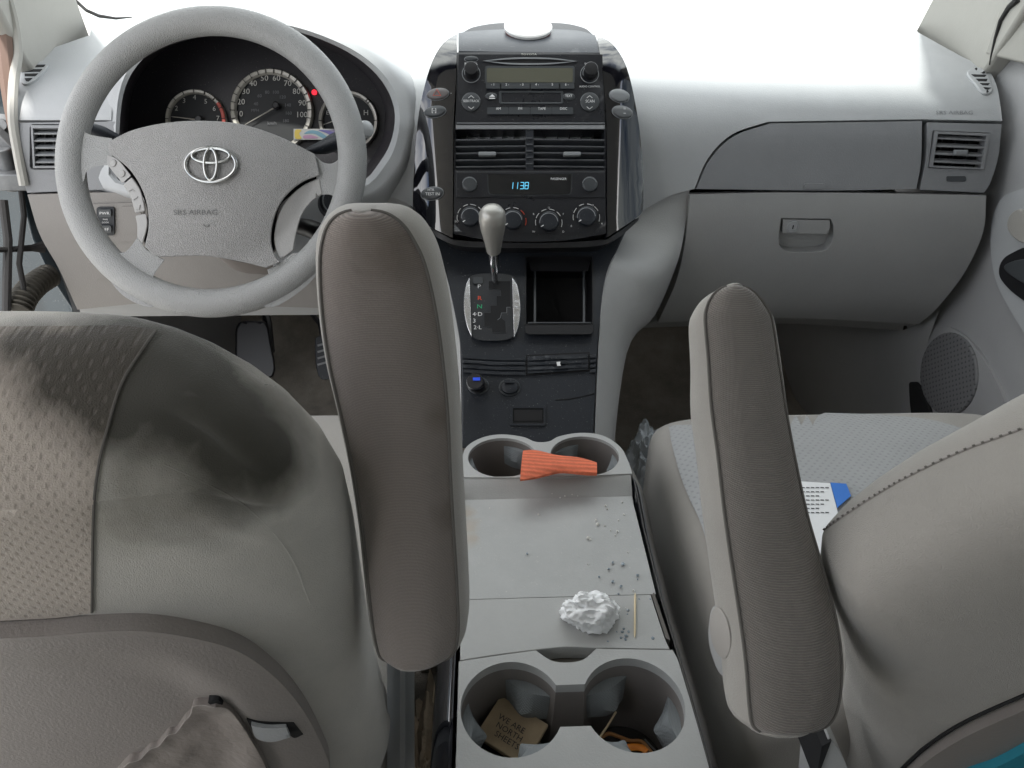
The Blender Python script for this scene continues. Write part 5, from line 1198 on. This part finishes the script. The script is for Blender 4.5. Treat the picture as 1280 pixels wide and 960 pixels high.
# passenger seat
ps = root('passenger_seat', (.40, .45, .05), 'clean pale grey fabric front seat in front of the glove box with its armrest raised', 'car seat')
ppts = [(1680, 400), (1600, 403), (1500, 412), (1420, 430), (1370, 450), (1330, 468), (1290, 485), (1235, 511), (1180, 539), (1120, 569), (1070, 600), (1035, 627), (1012, 652), (1010, 680), (1024, 720), (1040, 770), (1046, 820), (1040, 870), (1028, 905), (1034, 940), (1040, 990)]
pb, pfr = seat_back(ps, 1, ppts, .375, .085, .13, 0, m=M_fabp)
OP = OnMesh(pb)
b = B(); stitches(b, OP, [(1018, 672), (1045, 652), (1090, 622), (1135, 596), (1200, 565), (1278, 536)], .0008, 14, 2, .0008); b.build('stitching', M_seam, ps)
b = B(); seam(b, OP, [(1018, 672), (1045, 652), (1090, 622), (1135, 596), (1200, 565), (1278, 536)], .0010, -.0002); b.build('seam', M_back, ps)
OPs = lambda x, y, h=0: OP(x, y)+T((-.2, -1, .06))*h
b = B(); panel(b, OPs, sp([(1126, 966, 1), (1160, 935), (1210, 904), (1290, 868, 1), (1400, 838), (1660, 815, 1), (1540, 985, 1), (1112, 985, 1)], 5), .008, -.004, step=14); mirror_half(b, .40, 1); sh2 = b.build('back_shell', M_back, ps, bevel=.004)
b = B(); seam(b, OP, [(1122, 966), (1158, 932), (1208, 900), (1290, 863)], .0014, .0005); b.build('shell_gap', M_void, ps)
b = B(); panel(b, OP, sp([(1165, 975), (1200, 948), (1240, 932), (1290, 905), (1335, 895), (1335, 980), (1160, 980)], 5), .014, .008, step=14); o = b.build('teal_pouch', M_teal, None, bevel=.004); tag(o, 'teal blue cloth pouch against the back of the passenger seat', 'pouch')
cushion(ps, .40, .147, .842, .37, .475, .25, M_fabp)
OC = OnMesh([x for x in ps.children if x.name.startswith('cushion')][0])
b = B(); panel(b, OC, sp([(838, 522), (880, 516), (1000, 518), (1120, 522), (1190, 534), (1230, 560), (1230, 700), (905, 700), (875, 650), (850, 590)], 4), .003, -.003, step=14); b.build('cushion_top', M_cus, ps, bevel=.002)
b = B(); b.aabox(.175, .60, .28, .74, .07, .27); b.build('seat_base', M_low, ps, bevel=.02)
b = B()
q = P(902, 800, .60); b.lathe(q, T((-1, 0, 0)), [(0, -.03), (.026, -.03), (.029, -.006), (.026, .002), (.015, .006), (0, .007)], 32); b.build('hinge_cover', M_low, ps)
prow = [(908, 928, 358.5, .5625, .3), (900, 936, 361.5, .562, .45), (891, 946, 369, .561, .58), (884, 956, 382, .5595, .68), (881, 965, 400, .556, .72), (885, 973, 450, .550, .8), (889, 982, 510, .543, 1), (897, 993, 570, .536, 1), (905, 1008, 640, .526, 1), (915, 1028, 710, .515, 1), (925, 1045, 775, .504, 1), (932, 1052, 830, .495, 1), (936, 1048, 880, .489, .95), (940, 1036, 905, .486, .8), (950, 1015, 914, .485, .55)]
pa = armrest(ps, prow, T((.001, .040, -.034)), M_rib, M_fabp, (.003, .005))
OA = OnMesh(pa)
b = B(); qc = OA(904, 795); n_ = T((-1, -.10, .06)).normalized(); b.lathe(qc+T((-.0012, .003, 0)), n_, [(.0165, -.006), (.0165, .0004), (.0155, .0010), (0, .0012)], 36, u=T((0, .8, .6)));
b.build('pivot_cap', mat('cap_plastic', (.34, .32, .30), .5), pa)
b = B(); panel(b, _M(lambda x, y, h=0: P(x, y, .60)+T((0, -h, 0))), sp([(1030, 905, 1), (1044, 925), (1058, 960), (1062, 1005, 1), (1015, 1005, 1), (1020, 945, 1)], 3), .01, -.03, step=12); b.build('recline_cover', M_low, ps, bevel=.004)
b = B(); panel(b, _M(lambda x, y, h=0: P(x, y, .60)+T((0, -h, 0))), [(1020, 915), (1032, 908), (1020, 940), (1012, 960)], .012, -.03, step=12); b.build('cover_gap', M_void, ps)
# papers on the passenger cushion
pp_ = root('paper_sheet', OC(1015, 630), 'white printed sheet with a blue corner lying on the passenger seat cushion', 'paper sheet')
f = _M(lambda x, y, h=0: OC(x, y)+T((0, 0, h)))
b = B(); panel(b, f, [(990, 606), (1036, 609), (1060, 700), (985, 700)], .006, .005, step=10); b.build('sheet', M_paper, pp_)
b = B(); panel(b, f, [(1036.5, 608.5), (1056, 610), (1062, 625), (1045, 640)], .0065, .0055, step=6); b.build('blue_corner', M_pblue, pp_)
b = B()
for i in range(7): 
    y = 615+i*5.2; x1 = 1034-(i % 3)*7
    for x in range(1000, int(x1), 6): b.bar(f(x, y, .0068), f(x+4.2, y+.2, .0068), .0011, .0003, T((0, 0, 1)))
b.build('printed_lines', M_ink, pp_)
# plastic bag beside the console
o = crumple(PZ(806, 610, .30)+T((.003, .02, 0)), .030, .05, .08, 7.7, 40, .30, 2.0).build('plastic_bag', M_bag); tag(o, 'crumpled clear plastic bag wedged between console and passenger seat', 'plastic bag')
o = crumple(T((-.135, .40, .24)), .030, .14, .08, 5.2, 30, .4, 2.6).build('cloth_scrap', M_tan); tag(o, 'tan cloth stuffed in the gap between driver seat and console', 'cloth')

# ============================================================ PASSENGER DOOR
pdr = root('passenger_door', (.72, .9, .1), 'closed grey passenger door panel with round speaker grille beyond the glove box', 'car door')
DX = .705
b = B(); rows = []
for z_, x_ in ((.88, .760), (.875, .735), (.86, .722), (.80, .712), (.72, .708), (.66, .712), (.60, .716), (.50, .714), (.42, .700), (.34, .690), (.25, .688), (.12, .695), (.08, .72)):
    rows.append([T((x_+.012*sin(max(0, y_-.2)*2.2), y_, z_)) for y_ in [-.25+.06*k for k in range(29)]])
b.grid(rows); b.grid([[p+T((.06, 0, 0)) for p in r_] for r_ in rows], flip=True); dpn = b.build('door_panel', M_mid, pdr)
dpn.data.materials[0] = mat('door_plastic', (.34, .34, .345), .5, bump=GR, var=.04)
OQ = OnMesh(dpn)
b = B(); panel(b, OQ, sp([(1155, 415), (1185, 408), (1215, 425), (1240, 460), (1262, 510), (1262, 560), (1180, 560), (1158, 490), (1148, 450)], 5), .006, -.004, step=10); b.build('speaker_surround', MATS['door_plastic'], pdr, bevel=.004)
b = B(); panel(b, OQ, ell(1192, 468, 36, 52, 36), .010, .002, step=9); b.build('speaker_grille', mat('grille_mesh', (.16, .16, .165), .6, dots=(560, .0012, (1, 2), 1.2)), pdr, bevel=.003)
b = B(); panel(b, OQ, sp([(1272, 240), (1252, 262), (1246, 300), (1250, 340), (1262, 372), (1300, 430), (1330, 430), (1330, 240)], 5), .010, -.004, step=12); arm_ = b.build('door_armrest', M_pad, pdr, bevel=.006, seg=4)
b = B(); panel(b, OQ, sp([(1300, 312), (1272, 318), (1260, 332), (1262, 350), (1285, 372), (1310, 380)], 5), .013, .004, step=8); hd = b.build('door_handle', M_black, pdr, bevel=.003)
b = B(); panel(b, OQ, sp([(1300, 325), (1275, 328), (1268, 336), (1285, 350), (1305, 356)], 4), .017, .010, step=8); b.build('handle_lever', M_but, hd, bevel=.002)
b = B(); panel(b, OQ, sp([(1290, 262), (1275, 268), (1272, 285), (1285, 300), (1300, 300)], 4), .016, .006, step=8); b.build('fabric_pad', M_fab, pdr, bevel=.002)
b = B(); panel(b, OQ, sp([(1144, 480), (1150, 478), (1165, 500), (1172, 530), (1150, 530)], 4), .012, .002, step=8); b.build('pocket_gap', M_void, pdr, bevel=.002)
b = B(); b.aabox(.735, .742, -.2, 1.13, .87, 1.36); b.build('side_window', M_tint, pdr)
b = B(); loft(b, [[T((.72, 1.10, z)), T((.755, 1.10, z)), T((.755, 1.22, z)), T((.70, 1.22, z))] for z in (.84, 1.0, 1.2, 1.38)]); b.build('window_frame', M_trim, pdr, bevel=.004)
# kick panels and centre tunnel under the dash
b = B(); rows = []
kp_ = root('kick_panel', (.6, 1.4, .05), 'plain grey plastic kick panel in the right footwell beside the carpet', 'kick panel')
b.grid([[T((x, y, z)) for z in (.05, .25, .45, .60)] for x, y in ((.70, 1.12), (.69, 1.2), (.665, 1.32), (.65, 1.5), (.64, 1.9))]); b.build('kick_side', M_low, kp_)
kq = root('kick_panel', (-.6, 1.4, .05), 'plain grey plastic kick panel in the left footwell beside the pedals', 'kick panel')
b = B(); b.grid([[T((x, y, z)) for z in (.05, .25, .45, .60)] for x, y in ((-.72, 1.12), (-.68, 1.2), (-.65, 1.30), (-.64, 1.45), (-.64, 1.9))]); b.build('kick_side', M_mid, kq)
tn = root('tunnel_cover', (0, 1.1, .05), 'carpeted hump of the floor under the dark lower panel', 'tunnel')
b = B(); loft(b, [[T((-.17, y, .05)), T((-.13, y, z)), T((-.08, y, z+.05)), T((.08, y, z+.05)), T((.13, y, z)), T((.17, y, .05))] for y, z in ((.74, .30), (.9, .34), (1.1, .45), (1.9, .6))]); b.build('tunnel', M_carp, tn)
